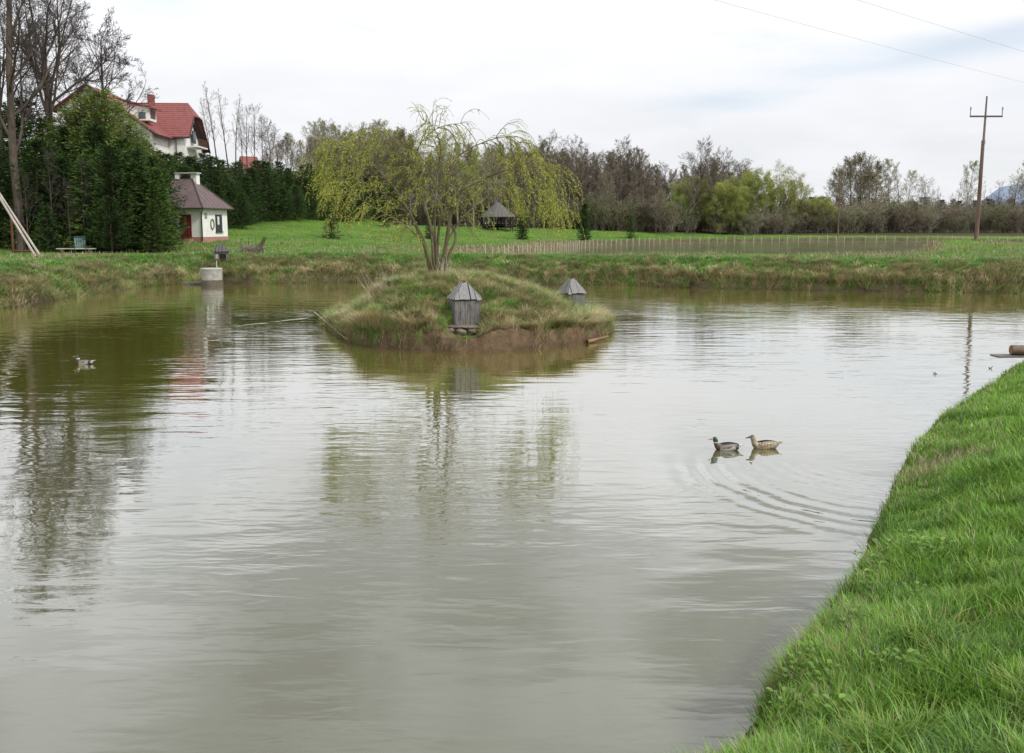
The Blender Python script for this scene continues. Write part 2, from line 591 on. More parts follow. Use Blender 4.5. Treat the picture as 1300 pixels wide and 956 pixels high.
rings = [0.6]
while rings[-1] < 170:
    rings.append(rings[-1] * (1.0 + (0.016 if rings[-1] < 30 else 0.0085)))
while rings[-1] < 6000:
    rings.append(rings[-1] * 1.12)
rings = np.array(rings)
ang = np.concatenate([np.linspace(-42, 46, 640), np.linspace(46, 318, 110)[1:-1]])
A = np.radians(ang)
nr, na = len(rings), len(A)
X = (rings[:, None] * np.sin(A)[None, :]).ravel()
Y = (rings[:, None] * np.cos(A)[None, :]).ravel()
Z = gh(X, Y)
V = np.stack([X, Y, Z], 1)
V = np.vstack([V, [[0, 0, g1(0, 0)]]])
i = np.arange(nr - 1)[:, None]; j = np.arange(na)[None, :]; j2 = (j + 1) % na
quads = np.stack([i * na + j, i * na + j2, (i + 1) * na + j2, (i + 1) * na + j], -1).reshape(-1, 4)[:, ::-1]
tris = np.stack([np.full(na, nr * na), np.arange(na), (np.arange(na) + 1) % na], 1)[:, ::-1]
C = ground_colour(V[:, 0], V[:, 1])
ground = obj('ground', mesh_np('ground', V, quads, tris, C, M_ground, smooth=True))
tag(ground, kind='structure')

# ------------------------------------------------------------------ island mound
gx = np.linspace(-8.2, 4.6, 300); gy = np.linspace(22.6, 36.2, 300)
XX, YY = np.meshgrid(gx, gy)
xx, yy = XX.ravel(), YY.ravel()
zz, sdi = island_h(xx, yy)
n = fbm(xx * 1.1, yy * 1.1, 61, 4); n2 = fbm(xx * 2.6, yy * 2.6, 67, 3)
c = lerp(np.tile(GREEN * 0.95, (len(xx), 1)), STRAW * 0.85, sstep((n - 0.36) * 4))
edge = 1 - sstep((sdi - 0.12) / 0.35)
c = c * 1.25
c = lerp(c, CLAY * 0.55, edge * sstep((n2 - 0.3) * 3))
scarp = (1 - sstep((sdi - 0.25) / 0.3)) * sstep((29.0 - yy) / 1.5) * sstep((xx + 3.2) / 0.8)
c = lerp(c, CLAY * 0.9, scarp * (0.5 + 0.5 * sstep((n - 0.35) * 4)))
c = lerp(c, SOIL * 0.8, scarp * sstep((fbm(xx * 4.5, yy * 4.5, 69, 3) - 0.40) * 5))
c = lerp(c, STRAW * 0.8, scarp * sstep((fbm(xx * 3.1 + 9, yy * 6.1, 73, 3) - 0.56) * 6))
clf = np.exp(-(((xx + 0.6) / 1.5) ** 2 + ((yy - 25.0) / 0.8) ** 2)) + np.exp(-(((xx - 1.9) / 0.8) ** 2 + ((yy - 26.2) / 0.6) ** 2))
c = lerp(c, CLAY * 0.85, np.clip(clf * 1.2, 0, 1))
lf = np.exp(-(((xx + 6.35) / 0.5) ** 2 + ((yy - 30.9) / 1.4) ** 2))
c = lerp(c, CLAY * 0.75, np.clip(lf * 1.4, 0, 1))
c = lerp(c, CLAY * 0.55, (1 - sstep((sdi - 0.02) / 0.12)))
k = len(gx)
a = np.arange(len(gy) - 1)[:, None] * k + np.arange(k - 1)[None, :]
q = np.stack([a, a + 1, a + k + 1, a + k], -1).reshape(-1, 4)
zz = zz + (1 - sstep((sdi - 0.5) / 0.2)) * sstep((sdi - 0.03) / 0.1) * ((fbm(xx * 5, yy * 5, 71, 3) - 0.5) * 0.22)
isl = obj('island_ground', mesh_np('island_ground', np.stack([xx, yy, zz], 1), q, None, c, M_ground, smooth=True))
tag(isl, kind='structure')


# ------------------------------------------------------------------ water
def water_mat(name, c, wake, WAVE=(0.0125, 0.0088, 0.0013), line=None, refl=1.0):
    m, nt, out = new_mat(name)
    L = nt.links.new
    geo = N(nt, 'ShaderNodeNewGeometry')

    def noise(scale, rot, st, detail, loc=(0, 0, 0), dist=0.0):
        mp = N(nt, 'ShaderNodeMapping')
        mp.inputs['Rotation'].default_value = (0, 0, rot)
        mp.inputs['Scale'].default_value = st
        mp.inputs['Location'].default_value = loc
        L(geo.outputs['Position'], mp.inputs['Vector'])
        nz = N(nt, 'ShaderNodeTexNoise', Scale=scale, Detail=detail, Roughness=0.5, Distortion=dist)
        L(mp.outputs[0], nz.inputs['Vector'])
        return nz.outputs['Fac']

    def math_(op, a, b=None, c=None):
        n = N(nt, 'ShaderNodeMath', operation=op)
        for i, v in enumerate((a, b, c)):
            if v is None: continue
            if isinstance(v, (int, float)): n.inputs[i].default_value = v
            else: L(v, n.inputs[i])
        return n.outputs[0]

    # calm and ruffled areas
    patch = N(nt, 'ShaderNodeMapRange', interpolation_type='SMOOTHSTEP')
    patch.inputs['From Min'].default_value = 0.36; patch.inputs['From Max'].default_value = 0.62
    patch.inputs['To Min'].default_value = 0.30; patch.inputs['To Max'].default_value = 1.0
    L(noise(0.16, R(20), (1, 1.6, 1), 2.0), patch.inputs['Value'])
    swell = noise(1.15, R(-28), (0.42, 1.5, 1), 1.5, dist=0.3)
    rip = noise(3.0, R(-16), (0.45, 1.7, 1), 2.0, (3, 1, 0), dist=0.4)
    fine = noise(8.5, R(12), (0.6, 1.5, 1), 2.0, (7, 4, 0))
    h = math_('MULTIPLY', swell, WAVE[0])
    h = math_('ADD', h, math_('MULTIPLY', math_('MULTIPLY', rip, WAVE[1]), patch.outputs[0]))
    h = math_('ADD', h, math_('MULTIPLY', math_('MULTIPLY', fine, WAVE[2]), patch.outputs[0]))
    for (cx_, cy_, r0, wd, lam, amp, sxy) in wake:
        sub = N(nt, 'ShaderNodeVectorMath', operation='SUBTRACT')
        sub.inputs[1].default_value = (cx_, cy_, 0)
        L(geo.outputs['Position'], sub.inputs[0])
        sc = N(nt, 'ShaderNodeVectorMath', operation='MULTIPLY')
        sc.inputs[1].default_value = (sxy[0], sxy[1], 0)
        L(sub.outputs[0], sc.inputs[0])
        ln = N(nt, 'ShaderNodeVectorMath', operation='LENGTH')
        L(sc.outputs[0], ln.inputs[0])
        wob = math_('MULTIPLY', math_('SUBTRACT', noise(0.9, 0, (1, 1, 1), 2.0), 0.5), 0.35)
        d = math_('ADD', math_('SUBTRACT', ln.outputs['Value'], r0), wob)
        env = math_('EXPONENT', math_('MULTIPLY', math_('MULTIPLY', d, d), -1.0 / (wd * wd)))
        s = math_('SINE', math_('MULTIPLY', d, 2 * PI / lam))
        # strongest on the side the ducks swam towards, fading round the ring
        nn = N(nt, 'ShaderNodeVectorMath', operation='NORMALIZE'); L(sc.outputs[0], nn.inputs[0])
        dt = N(nt, 'ShaderNodeVectorMath', operation='DOT_PRODUCT'); L(nn.outputs[0], dt.inputs[0])
        dt.inputs[1].default_value = (math.cos(R(235)), math.sin(R(235)), 0)
        mk = N(nt, 'ShaderNodeMapRange', interpolation_type='SMOOTHSTEP')
        mk.inputs['From Min'].default_value = -0.1; mk.inputs['From Max'].default_value = 0.75
        L(dt.outputs['Value'], mk.inputs['Value'])
        env = math_('MULTIPLY', env, mk.outputs[0])
        h = math_('ADD', h, math_('MULTIPLY', math_('MULTIPLY', s, env), amp))
    bp = N(nt, 'ShaderNodeBump', Strength=1.0, Distance=1.0)
    L(h, bp.inputs['Height'])
    if line:
        (ax_, ay_), (bx_, by_), amp_ = line
        ex, ey = bx_ - ax_, by_ - ay_
        ll = math.hypot(ex, ey)
        sp0 = N(nt, 'ShaderNodeSeparateXYZ'); L(geo.outputs['Position'], sp0.inputs[0])
        X_, Y_ = math_('SUBTRACT', sp0.outputs['X'], ax_), math_('SUBTRACT', sp0.outputs['Y'], ay_)
        tt = math_('ADD', math_('MULTIPLY', X_, ex / ll / ll), math_('MULTIPLY', Y_, ey / ll / ll))
        dd = math_('ADD', math_('MULTIPLY', X_, -ey / ll), math_('MULTIPLY', Y_, ex / ll))
        dd = math_('ADD', dd, math_('MULTIPLY', math_('SUBTRACT', noise(0.8, 0, (1, 1, 1), 1.0), 0.5), 0.5))
        bell = math_('EXPONENT', math_('MULTIPLY', math_('MULTIPLY', dd, dd), -1.0 / 0.014))
        t2 = math_('SUBTRACT', tt, 0.5)
        ends = math_('EXPONENT', math_('MULTIPLY', math_('POWER', math_('MULTIPLY', t2, 2.0), 8.0), -1.0))
        h = math_('ADD', h, math_('MULTIPLY', math_('MULTIPLY', bell, ends), amp_))
        L(h, bp.inputs['Height'])
    b = N(nt, 'ShaderNodeBsdfDiffuse')
    gl = N(nt, 'ShaderNodeBsdfGlossy', Roughness=0.02)
    gl.inputs['Color'].default_value = (0.99, 0.995, 1.0, 1)
    L(bp.outputs[0], gl.inputs['Normal'])
    dt0 = N(nt, 'ShaderNodeVectorMath', operation='DOT_PRODUCT')
    L(bp.outputs[0], dt0.inputs[0]); L(geo.outputs['Incoming'], dt0.inputs[1])
    fr = N(nt, 'ShaderNodeValToRGB')
    el = fr.color_ramp.elements
    el[0].position = 0.0; el[0].color = (0.96 * refl,) * 3 + (1,)
    el[1].position = 1.0; el[1].color = (0.05,) * 3 + (1,)
    for p_, v_ in ((0.06, 0.86), (0.12, 0.78), (0.18, 0.71), (0.28, 0.49), (0.36, 0.33), (0.45, 0.205), (0.60, 0.10)):
        e_ = el.new(p_); e_.color = (v_ * refl, v_ * refl, v_ * refl, 1)
    L(dt0.outputs['Value'], fr.inputs['Fac'])
    msh = N(nt, 'ShaderNodeMixShader')
    L(fr.outputs['Color'], msh.inputs[0]); L(b.outputs[0], msh.inputs[1]); L(gl.outputs[0], msh.inputs[2])
    # silt stirred unevenly through the water
    mx = N(nt, 'ShaderNodeMix', data_type='RGBA')
    mx.inputs[6].default_value = (*c[0], 1); mx.inputs[7].default_value = (*c[1], 1)
    sp = N(nt, 'ShaderNodeSeparateXYZ'); L(geo.outputs['Position'], sp.inputs[0])
    silt = N(nt, 'ShaderNodeMapRange', interpolation_type='SMOOTHSTEP')
    silt.inputs['From Min'].default_value = 5.0; silt.inputs['From Max'].default_value = 24.0
    L(math_('ADD', sp.outputs['Y'], math_('MULTIPLY', math_('SUBTRACT', noise(0.12, 0, (1, 1, 1), 3.0), 0.5), 14.0)), silt.inputs['Value'])
    L(silt.outputs[0], mx.inputs[0])
    L(mx.outputs[2], b.inputs['Color'])
    L(msh.outputs[0], out.inputs['Surface'])
    return m


WAVE = (0.0105, 0.0042, 0.0010)
wc = at_z(1120, 598)
dk = at_z(905, 572)
M_water = water_mat('pond_water', ((0.096, 0.098, 0.056), (0.125, 0.115, 0.020)),
                    [(wc.x, wc.y, (dk - wc).length * 0.98, 0.58, 0.34, 0.0062, (1, 1)),
                     (wc.x, wc.y + 0.3, (dk - wc).length * 0.50, 0.7, 0.28, 0.0018, (1, 1))],
                    line=(tuple(at_z(298, 414)[:2]), tuple(at_z(402, 402)[:2]), 0.006))
M_water2 = water_mat('far_pond_water', ((0.150, 0.160, 0.085), (0.150, 0.160, 0.085)), [], (0.013, 0.009, 0.0014), None, 0.74)


def poly_sheet(name, P, z, off, mat):
    P = np.asarray(P)
    Nn = len(P)
    out = []
    area = 0.5 * np.sum(P[:, 0] * np.roll(P[:, 1], -1) - np.roll(P[:, 0], -1) * P[:, 1])
    for i in range(Nn):
        t = P[(i + 1) % Nn] - P[i - 1]
        t = t / (np.linalg.norm(t) + 1e-9)
        nrm = np.array((t[1], -t[0])) * (1 if area > 0 else -1)
        out.append(P[i] + nrm * off)
    bm = bmesh.new()
    vs = [bm.verts.new((p[0], p[1], z)) for p in out]
    f = bm.faces.new(vs)
    bmesh.ops.triangulate(bm, faces=[f])
    for f in bm.faces:
        f.normal_update()
        if f.normal.z < 0: f.normal_flip()
    me = bpy.data.meshes.new(name); bm.to_mesh(me); bm.free()
    me.materials.append(mat)
    o = obj(name, me)
    tag(o, kind='structure')
    return o


def rect_sheet(name, x0, x1, y0, y1, z, mat):
    me = mesh_np(name, [(x0, y0, z), (x1, y0, z), (x1, y1, z), (x0, y1, z)], [(0, 1, 2, 3)], None, None, mat)
    o = obj(name, me)
    tag(o, kind='structure')
    return o


rect_sheet('pond_water', -36, 44, -1.5, 60, 0.0, M_water)
poly_sheet('far_pond_water', P2s, POND2, 0.25, M_water2)


# ------------------------------------------------------------------ grass blades
def blades(P, H, W, az, lean, col, curl=0.6, nseg=2, tipcol=1.25):
    """P: roots (n,3); curved tapering blades, one mesh"""
    n = len(P)
    d = np.stack([np.cos(az), np.sin(az), np.zeros(n)], 1)
    s = np.stack([-np.sin(az), np.cos(az), np.zeros(n)], 1)
    rows = []; cols = []
    for k in range(nseg):
        t = k / nseg
        bend = lean * (t ** 1.0 * (1 - curl) + curl * t * t)
        c = P + d * (H * bend)[:, None] + np.array((0, 0, 1)) * (H * (t - 0.28 * t * t * np.clip(lean, 0, 1.4)))[:, None]
        ww = (W * (1 - 0.55 * t))[:, None]
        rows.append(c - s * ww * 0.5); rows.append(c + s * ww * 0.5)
        sh = 0.70 + (tipcol - 0.70) * t  # root shade is put into the blade colour, brighter towards the tip
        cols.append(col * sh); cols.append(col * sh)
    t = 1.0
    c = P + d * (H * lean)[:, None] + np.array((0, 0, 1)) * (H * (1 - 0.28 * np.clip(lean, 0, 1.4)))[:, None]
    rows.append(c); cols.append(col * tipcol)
    m = 2 * nseg + 1
    V = np.stack(rows, 1).reshape(-1, 3); C = np.stack(cols, 1).reshape(-1, 3)
    b = np.arange(n) * m
    Q = [np.stack([b + 2 * k, b + 2 * k + 1, b + 2 * k + 3, b + 2 * k + 2], 1) for k in range(nseg - 1)]
    Q = np.concatenate(Q) if Q else None
    T = np.stack([b + m - 3, b + m - 2, b + m - 1], 1)
    return V, Q, T, C


def stuff(name, data, mat, label, cat='grass'):
    V, Q, T, C = data
    o = obj(name, mesh_np(name, V, Q, T, C, mat))
    tag(o, label, cat, kind='stuff')
    return o


def pick(pal, n):
    pal = np.array(pal)
    return pal[rng.integers(0, len(pal), n)] * (0.8 + 0.4 * rng.random((n, 1)))


GP = [(0.070, 0.185, 0.022), (0.095, 0.225, 0.030), (0.055, 0.145, 0.020), (0.125, 0.25, 0.045), (0.08, 0.19, 0.04)]
SPAL = [(0.37, 0.315, 0.19), (0.30, 0.25, 0.145), (0.45, 0.39, 0.25), (0.24, 0.195, 0.105), (0.20, 0.20, 0.07)]

def tuft_field(cx_, cy_, hfun, per, H, W, rad, pal, lean, nseg=2, down=None, tint=None):
    m = len(cx_)
    k = np.repeat(np.arange(m), per)
    n_ = len(k)
    a_ = rng.random(n_) * 2 * PI
    sz = (0.6 + 0.8 * rng.random(m))[k]
    rr0 = rad * np.sqrt(rng.random(n_)) * sz
    x_ = cx_[k] + np.cos(a_) * rr0; y_ = cy_[k] + np.sin(a_) * rr0
    z_ = hfun(x_, y_) - 0.02
    az_ = a_ + rng.normal(0, 0.4, n_)
    if down is not None:
        az_ = np.where(rng.random(n_) < 0.5, down[k] + rng.normal(0, 0.6, n_), az_)
    base_c = np.array(pal)[rng.integers(0, len(pal), m)] * (0.8 + 0.5 * rng.random((m, 1)))
    if tint is not None: base_c = base_c * tint[:, None]
    c_ = base_c[k] * (0.8 + 0.4 * rng.random((n_, 1)))
    return blades(np.stack([x_, y_, z_], 1), H * sz * (0.6 + 0.6 * rng.random(n_)), W * (0.7 + 0.6 * rng.random(n_)), az_,
                  lean[0] + (lean[1] - lean[0]) * rng.random(n_), c_, 0.75, nseg)


def merge(*D):
    Vs, Qs, Ts, Cs = [], [], [], []
    o_ = 0
    for V_, Q_, T_, C_ in D:
        Vs.append(V_); Cs.append(C_); Ts.append(T_ + o_)
        if Q_ is not None: Qs.append(Q_ + o_)
        o_ += len(V_)
    return np.vstack(Vs), (np.vstack(Qs) if Qs else None), np.vstack(Ts), np.vstack(Cs)


# near bank, denser towards the camera
n = 1000000
th = R(-14) + rng.random(n) * R(62)
rr = 2.2 * (30 / 2.2) ** rng.random(n)
x = rr * np.sin(th); y = rr * np.cos(th)
sd = sdist(P1s, x, y)
ok = (sd > 0.06) & (sd < 11)
cl = fbm(x * 2.3, y * 2.3, 71, 3)
pp = at_z(1352, 800, 1.75)
path = np.exp(-(((x - pp.x) / 0.35) ** 2 + ((y - pp.y) / 0.5) ** 2)) + np.exp(-(((x - pp.x - 0.15) / 0.3) ** 2 + ((y - pp.y + 0.9) / 0.05) ** 2))
d1, d2 = at_z(1205, 572, 0.8), at_z(1165, 595, 0.7)
bare = np.exp(-(((x - d1.x) / 0.5) ** 2 + ((y - d1.y) / 0.35) ** 2)) + np.exp(-(((x - d2.x) / 0.35) ** 2 + ((y - d2.y) / 0.3) ** 2))
ok &= rng.random(n) > np.clip(path * 1.5, 0, 0.97)
ok &= rng.random(n) < np.clip(0.45 + (cl - 0.3) * 2.2, 0.25, 1)
x, y, sd, rr, cl, path, bare = [v[ok] for v in (x, y, sd, rr, cl, path, bare)]
n = len(x)
z = gh(x, y) - 0.02
big = fbm(x * 0.8, y * 0.8, 77, 3)
H = (0.05 + 0.105 * rng.random(n) ** 1.8) * (0.55 + 0.85 * sstep((cl - 0.25) * 2.2)) * (1 - 0.7 * np.clip(path, 0, 1))
W = (0.0030 + 0.00050 * rr) * (0.55 + 1.0 * rng.random(n) ** 1.5)
# tufts comb in a common direction that changes over the bank
az = 2 * PI * fbm(x * 0.9 + 9, y * 0.9, 83, 2) * 2.2 + rng.normal(0, 1.5, n)
lean = 0.15 + 0.95 * rng.random(n)
col = pick(GP, n) * (0.85 + 0.75 * big)[:, None] * np.array((1.52, 1.28, 0.82))
dry = (rng.random(n) < 0.06 + 0.40 * np.exp(-sd / 0.40) + 0.75 * np.clip(bare, 0, 1) + 0.10 * sstep((big - 0.55) * 6))
col[dry] = pick(SPAL, dry.sum())
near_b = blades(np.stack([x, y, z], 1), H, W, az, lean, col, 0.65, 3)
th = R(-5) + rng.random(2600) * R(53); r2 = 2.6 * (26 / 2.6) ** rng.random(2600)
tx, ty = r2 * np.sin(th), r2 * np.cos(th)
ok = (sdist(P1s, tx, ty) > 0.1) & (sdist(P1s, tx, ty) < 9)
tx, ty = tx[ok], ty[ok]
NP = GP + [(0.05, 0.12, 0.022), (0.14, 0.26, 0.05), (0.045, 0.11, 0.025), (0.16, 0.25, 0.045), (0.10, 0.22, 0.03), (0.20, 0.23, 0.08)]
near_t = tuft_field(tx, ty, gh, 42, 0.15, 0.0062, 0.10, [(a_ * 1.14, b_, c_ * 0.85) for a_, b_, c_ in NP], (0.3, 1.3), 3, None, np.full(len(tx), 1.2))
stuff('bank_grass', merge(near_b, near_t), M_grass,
      'lush green long grass covering the near bank at the right')

# far bank of the pond: green on the shoulder, straw over the water's edge
n = 1300000
th = R(-36) + rng.random(n) * R(74)
rr = 30 + 32 * rng.random(n)
x = rr * np.sin(th); y = rr * np.cos(th)
sd = sdist(P1s, x, y)
ok = (sd > 0.0) & (sd < 5.5) & (y > 30)
x, y, sd = x[ok], y[ok], sd[ok]
cl = fbm(x * 1.1, y * 1.1, 91, 3)
ok = rng.random(len(x)) < np.clip(0.35 + (cl - 0.3) * 2.4, 0.15, 1)
x, y, sd, cl = x[ok], y[ok], sd[ok], cl[ok]
z = gh(x, y) - 0.03
n = len(x)
straw_p = np.clip(0.74 - (sd - 0.2) * 0.22 + (fbm(x * 0.5, y * 0.5, 97, 2) - 0.5) * 1.0 + (fbm(x * 1.9, y * 1.9, 98, 2) - 0.5) * 1.5, 0.03, 0.88)
st = rng.random(n) < straw_p
H = np.where(st, 0.16 + 0.26 * rng.random(n), 0.10 + 0.16 * rng.random(n)) * (0.6 + 0.9 * cl)
W = 0.016 + 0.016 * rng.random(n)
gxn = (sdist(P1s, x + 0.2, y) - sdist(P1s, x - 0.2, y)); gyn = (sdist(P1s, x, y + 0.2) - sdist(P1s, x, y - 0.2))
down = np.arctan2(-gyn, -gxn)
az = np.where(st, down + rng.normal(0, 0.8, n), rng.random(n) * 2 * PI)
lean = np.where(st, 0.7 + 0.9 * rng.random(n), 0.2 + 0.6 * rng.random(n))
col = pick(GP, n) * (1.0 + 0.7 * fbm(x * 0.4, y * 0.4, 99, 2))[:, None]
col[st] = pick(SPAL, st.sum()) * 1.25
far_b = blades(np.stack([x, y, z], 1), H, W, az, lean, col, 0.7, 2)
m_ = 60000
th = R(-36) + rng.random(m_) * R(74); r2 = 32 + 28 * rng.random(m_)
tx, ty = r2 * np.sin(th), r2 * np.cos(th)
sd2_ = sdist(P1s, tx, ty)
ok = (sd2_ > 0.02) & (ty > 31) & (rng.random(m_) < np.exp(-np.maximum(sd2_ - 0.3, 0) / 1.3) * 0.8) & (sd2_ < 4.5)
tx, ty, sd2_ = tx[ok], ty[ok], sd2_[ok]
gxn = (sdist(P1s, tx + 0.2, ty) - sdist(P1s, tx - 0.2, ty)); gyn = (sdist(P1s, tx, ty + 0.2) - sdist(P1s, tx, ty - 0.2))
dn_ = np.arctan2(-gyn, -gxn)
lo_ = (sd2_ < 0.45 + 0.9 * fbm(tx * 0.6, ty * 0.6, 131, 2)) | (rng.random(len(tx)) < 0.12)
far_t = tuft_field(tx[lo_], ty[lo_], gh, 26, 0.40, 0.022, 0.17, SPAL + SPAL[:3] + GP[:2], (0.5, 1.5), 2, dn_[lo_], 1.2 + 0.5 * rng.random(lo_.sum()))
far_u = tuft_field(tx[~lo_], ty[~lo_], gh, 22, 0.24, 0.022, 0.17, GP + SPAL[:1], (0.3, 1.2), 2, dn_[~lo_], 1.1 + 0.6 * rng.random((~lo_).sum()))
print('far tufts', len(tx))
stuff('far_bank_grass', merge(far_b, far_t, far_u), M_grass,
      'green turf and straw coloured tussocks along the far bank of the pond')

# lawn behind the pond and banks of the far pond
n = 420000
th = R(-36) + rng.random(n) * R(74)
rr = 50 * (135 / 50) ** rng.random(n)
x = rr * np.sin(th); y = rr * np.cos(th)
sd = sdist(P1s, x, y); s2 = sdist(P2s, x, y)
ok = (sd > 5) & (s2 > 0.1) & ((x > -34) | (y < 62))
x, y, s2, rr = x[ok], y[ok], s2[ok], rr[ok]
z = gh(x, y) - 0.02
n = len(x)
st = rng.random(n) < np.clip(np.where(y > 64, 0.95 - s2 * 0.42, 0.0), 0.05 + 0.22 * sstep((fbm(x * 0.25, y * 0.25, 141, 3) - 0.5) * 5), 0.9)
H = np.where(st, np.interp(y, [80, 98], [1, 0.40]) * (0.2 + 0.2 * rng.random(n)), 0.04 + 0.06 * rng.random(n))
W = 0.02 + 0.0004 * rr
col = pick(GP, n) * (0.95 + 0.5 * fbm(x * 0.2, y * 0.2, 101, 3))[:, None]
col[st] = pick(SPAL, st.sum()) * np.interp(y[st], [75, 98], [0.95, 0.42])[:, None]
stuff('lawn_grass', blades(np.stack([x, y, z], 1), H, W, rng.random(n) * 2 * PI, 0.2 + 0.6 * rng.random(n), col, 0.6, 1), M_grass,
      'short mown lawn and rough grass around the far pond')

# island grass
n = 230000
x = -8 + 12.4 * rng.random(n); y = 23 + 12.5 * rng.random(n)
z, sdi = island_h(x, y)
cl = fbm(x * 1.7, y * 1.7, 111, 3)
lf = np.exp(-(((x + 6.35) / 0.45) ** 2 + ((y - 30.9) / 1.4) ** 2))
clf = np.exp(-(((x + 0.6) / 1.3) ** 2 + ((y - 25.0) / 0.65) ** 2)) + np.exp(-(((x - 1.9) / 0.7) ** 2 + ((y - 26.2) / 0.5) ** 2))
scp = (1 - sstep((sdi - 0.22) / 0.25)) * sstep((29.0 - y) / 1.5) * sstep((x + 3.2) / 0.8) * sstep((fbm(x * 1.5, y * 1.5, 121, 2) - 0.36) * 7)
ok = (sdi > 0.02) & (rng.random(n) > 0.9 * scp) & (rng.random(n) < np.clip(0.3 + (cl - 0.3) * 2.6, 0.12, 1)) & (rng.random(n) > lf * 1.2) & (rng.random(n) > clf * 1.1) & ~((np.abs(x - at_y(589, 411, 25.6).x) < 0.55) & (y < 26.4) & (y > 24.9))
x, y, z, sdi, cl = x[ok], y[ok], z[ok], sdi[ok], cl[ok]
n = len(x)
stp = np.clip(0.50 + (fbm(x * 0.8, y * 0.8, 113, 2) - 0.5) * 1.3 + (fbm(x * 2.6, y * 2.6, 114, 2) - 0.5) * 1.6 + 0.35 * np.exp(-sdi / 0.35), 0.06, 0.92)
st = rng.random(n) < stp
H = np.where(st, 0.15 + 0.28 * rng.random(n), 0.10 + 0.18 * rng.random(n)) * (0.55 + 0.9 * cl)
W = 0.009 + 0.010 * rng.random(n)
down = np.arctan2(y - 30, x + 2.2)
az = np.where(st, down + rng.normal(0, 0.7, n), rng.random(n) * 2 * PI)
lean = np.where(st, 0.6 + 1.0 * rng.random(n), 0.2 + 0.6 * rng.random(n))
col = pick(GP, n) * 1.35
col[st] = pick(SPAL, st.sum()) * 1.4
isl_b = blades(np.stack([x, y, z - 0.02], 1), H * 0.8, W, az, lean, col, 0.7, 2)
ihf = lambda a_, b_: island_h(a_, b_)[0]
m_ = 2600
tx = -7.6 + 11.6 * rng.random(m_); ty = 23.4 + 11.8 * rng.random(m_)
zi, si = island_h(tx, ty)
ok = (si > 0.07) & ~((np.abs(tx - at_y(589, 411, 25.6).x) < 0.6) & (ty < 26.5)) & (np.exp(-(((tx + 6.35) / 0.45) ** 2 + ((ty - 30.9) / 1.4) ** 2)) < 0.5)
scp = (1 - sstep((si - 0.22) / 0.25)) * sstep((29.0 - ty) / 1.5) * sstep((tx + 3.2) / 0.8) * sstep((fbm(tx * 1.5, ty * 1.5, 121, 2) - 0.36) * 7)
ok &= scp < 0.6
tx, ty = tx[ok], ty[ok]
isl_t = tuft_field(tx, ty, ihf, 60, 0.34, 0.011, 0.13, SPAL + SPAL[:3] + GP[:4], (0.4, 1.5), 3, np.arctan2(ty - 30, tx + 2.2), 1.15 + 0.6 * rng.random(len(tx)))
# straw hanging over the bare scarp
m_ = 6000
tx = -4.6 + 8.4 * rng.random(m_); ty = 23.6 + 4.5 * rng.random(m_)
zi, si = island_h(tx, ty)
ok = (si > 0.36) & (si < 0.62) & (fbm(tx * 1.7, ty * 1.7, 119, 2) > 0.42) & (np.abs(tx - at_y(589, 411, 25.6).x) > 0.55)
tx, ty = tx[ok], ty[ok]
isl_o = tuft_field(tx, ty, ihf, 16, 0.50, 0.010, 0.06, SPAL, (1.1, 1.9), 3, np.full(len(tx), R(-90)) + 0.25 * (tx + 1), 1.3 + 0.4 * rng.random(len(tx)))
stuff('island_grass', merge(isl_b, isl_t, isl_o), M_grass,
      'matted straw and green grass covering the small island')


# ------------------------------------------------------------------ tree builders
def tube_np(S, sides):
    """S: list of (p0, p1, r0, r1) -> vertices, quads"""
    P0 = np.array([s[0] for s in S], float); P1_ = np.array([s[1] for s in S], float)
    r0 = np.array([s[2] for s in S]); r1 = np.array([s[3] for s in S])
    d = P1_ - P0
    d /= np.linalg.norm(d, axis=1)[:, None] + 1e-9
    ref = np.where(np.abs(d[:, 2:3]) < 0.9, np.array((0, 0, 1.0)), np.array((1.0, 0, 0)))
    u = np.cross(d, ref); u /= np.linalg.norm(u, axis=1)[:, None] + 1e-9
    v = np.cross(d, u)
    n = len(S)
    a = np.arange(sides) * 2 * PI / sides
    ca, sa = np.cos(a), np.sin(a)
    off = u[:, None, :] * ca[None, :, None] + v[:, None, :] * sa[None, :, None]
    A_ = P0[:, None, :] + off * r0[:, None, None]
    B_ = P1_[:, None, :] + off * r1[:, None, None]
    V = np.concatenate([A_, B_], 1).reshape(-1, 3)
    b = (np.arange(n) * 2 * sides)[:, None]
    k = np.arange(sides)[None, :]; k2 = (k + 1) % sides
    Q = np.stack([b + k, b + k2, b + sides + k2, b + sides + k], -1).reshape(-1, 4)
    return V, Q


def seg_obj(name, S, sides, mat, parent, smooth=True):
    V, Q = tube_np(S, sides)
    return obj(name, mesh_np(name, V, Q, None, None, mat, smooth), parent)


def leaves_np(C, D, Ln, Wd, col):
    """diamond leaf faces: centres, directions, lengths, widths"""
    n = len(C)
    rv = rng.normal(size=(n, 3))
    s = np.cross(D, rv); s /= np.linalg.norm(s, axis=1)[:, None] + 1e-9
    L_ = Ln[:, None]; W_ = Wd[:, None]
    V = np.stack([C, C + D * L_ * 0.45 + s * W_ * 0.5, C + D * L_, C + D * L_ * 0.45 - s * W_ * 0.5], 1).reshape(-1, 3)
    Q = np.arange(n * 4).reshape(-1, 4)
    cc = np.repeat(col, 4, axis=0)
    return V, Q, cc


def rand_perp(d):
    v = Vector((random.gauss(0, 1), random.gauss(0, 1), random.gauss(0, 1)))
    v = v - d * v.dot(d)
    if v.length < 1e-6: v = Vector((1, 0, 0))
    return v.normalized()


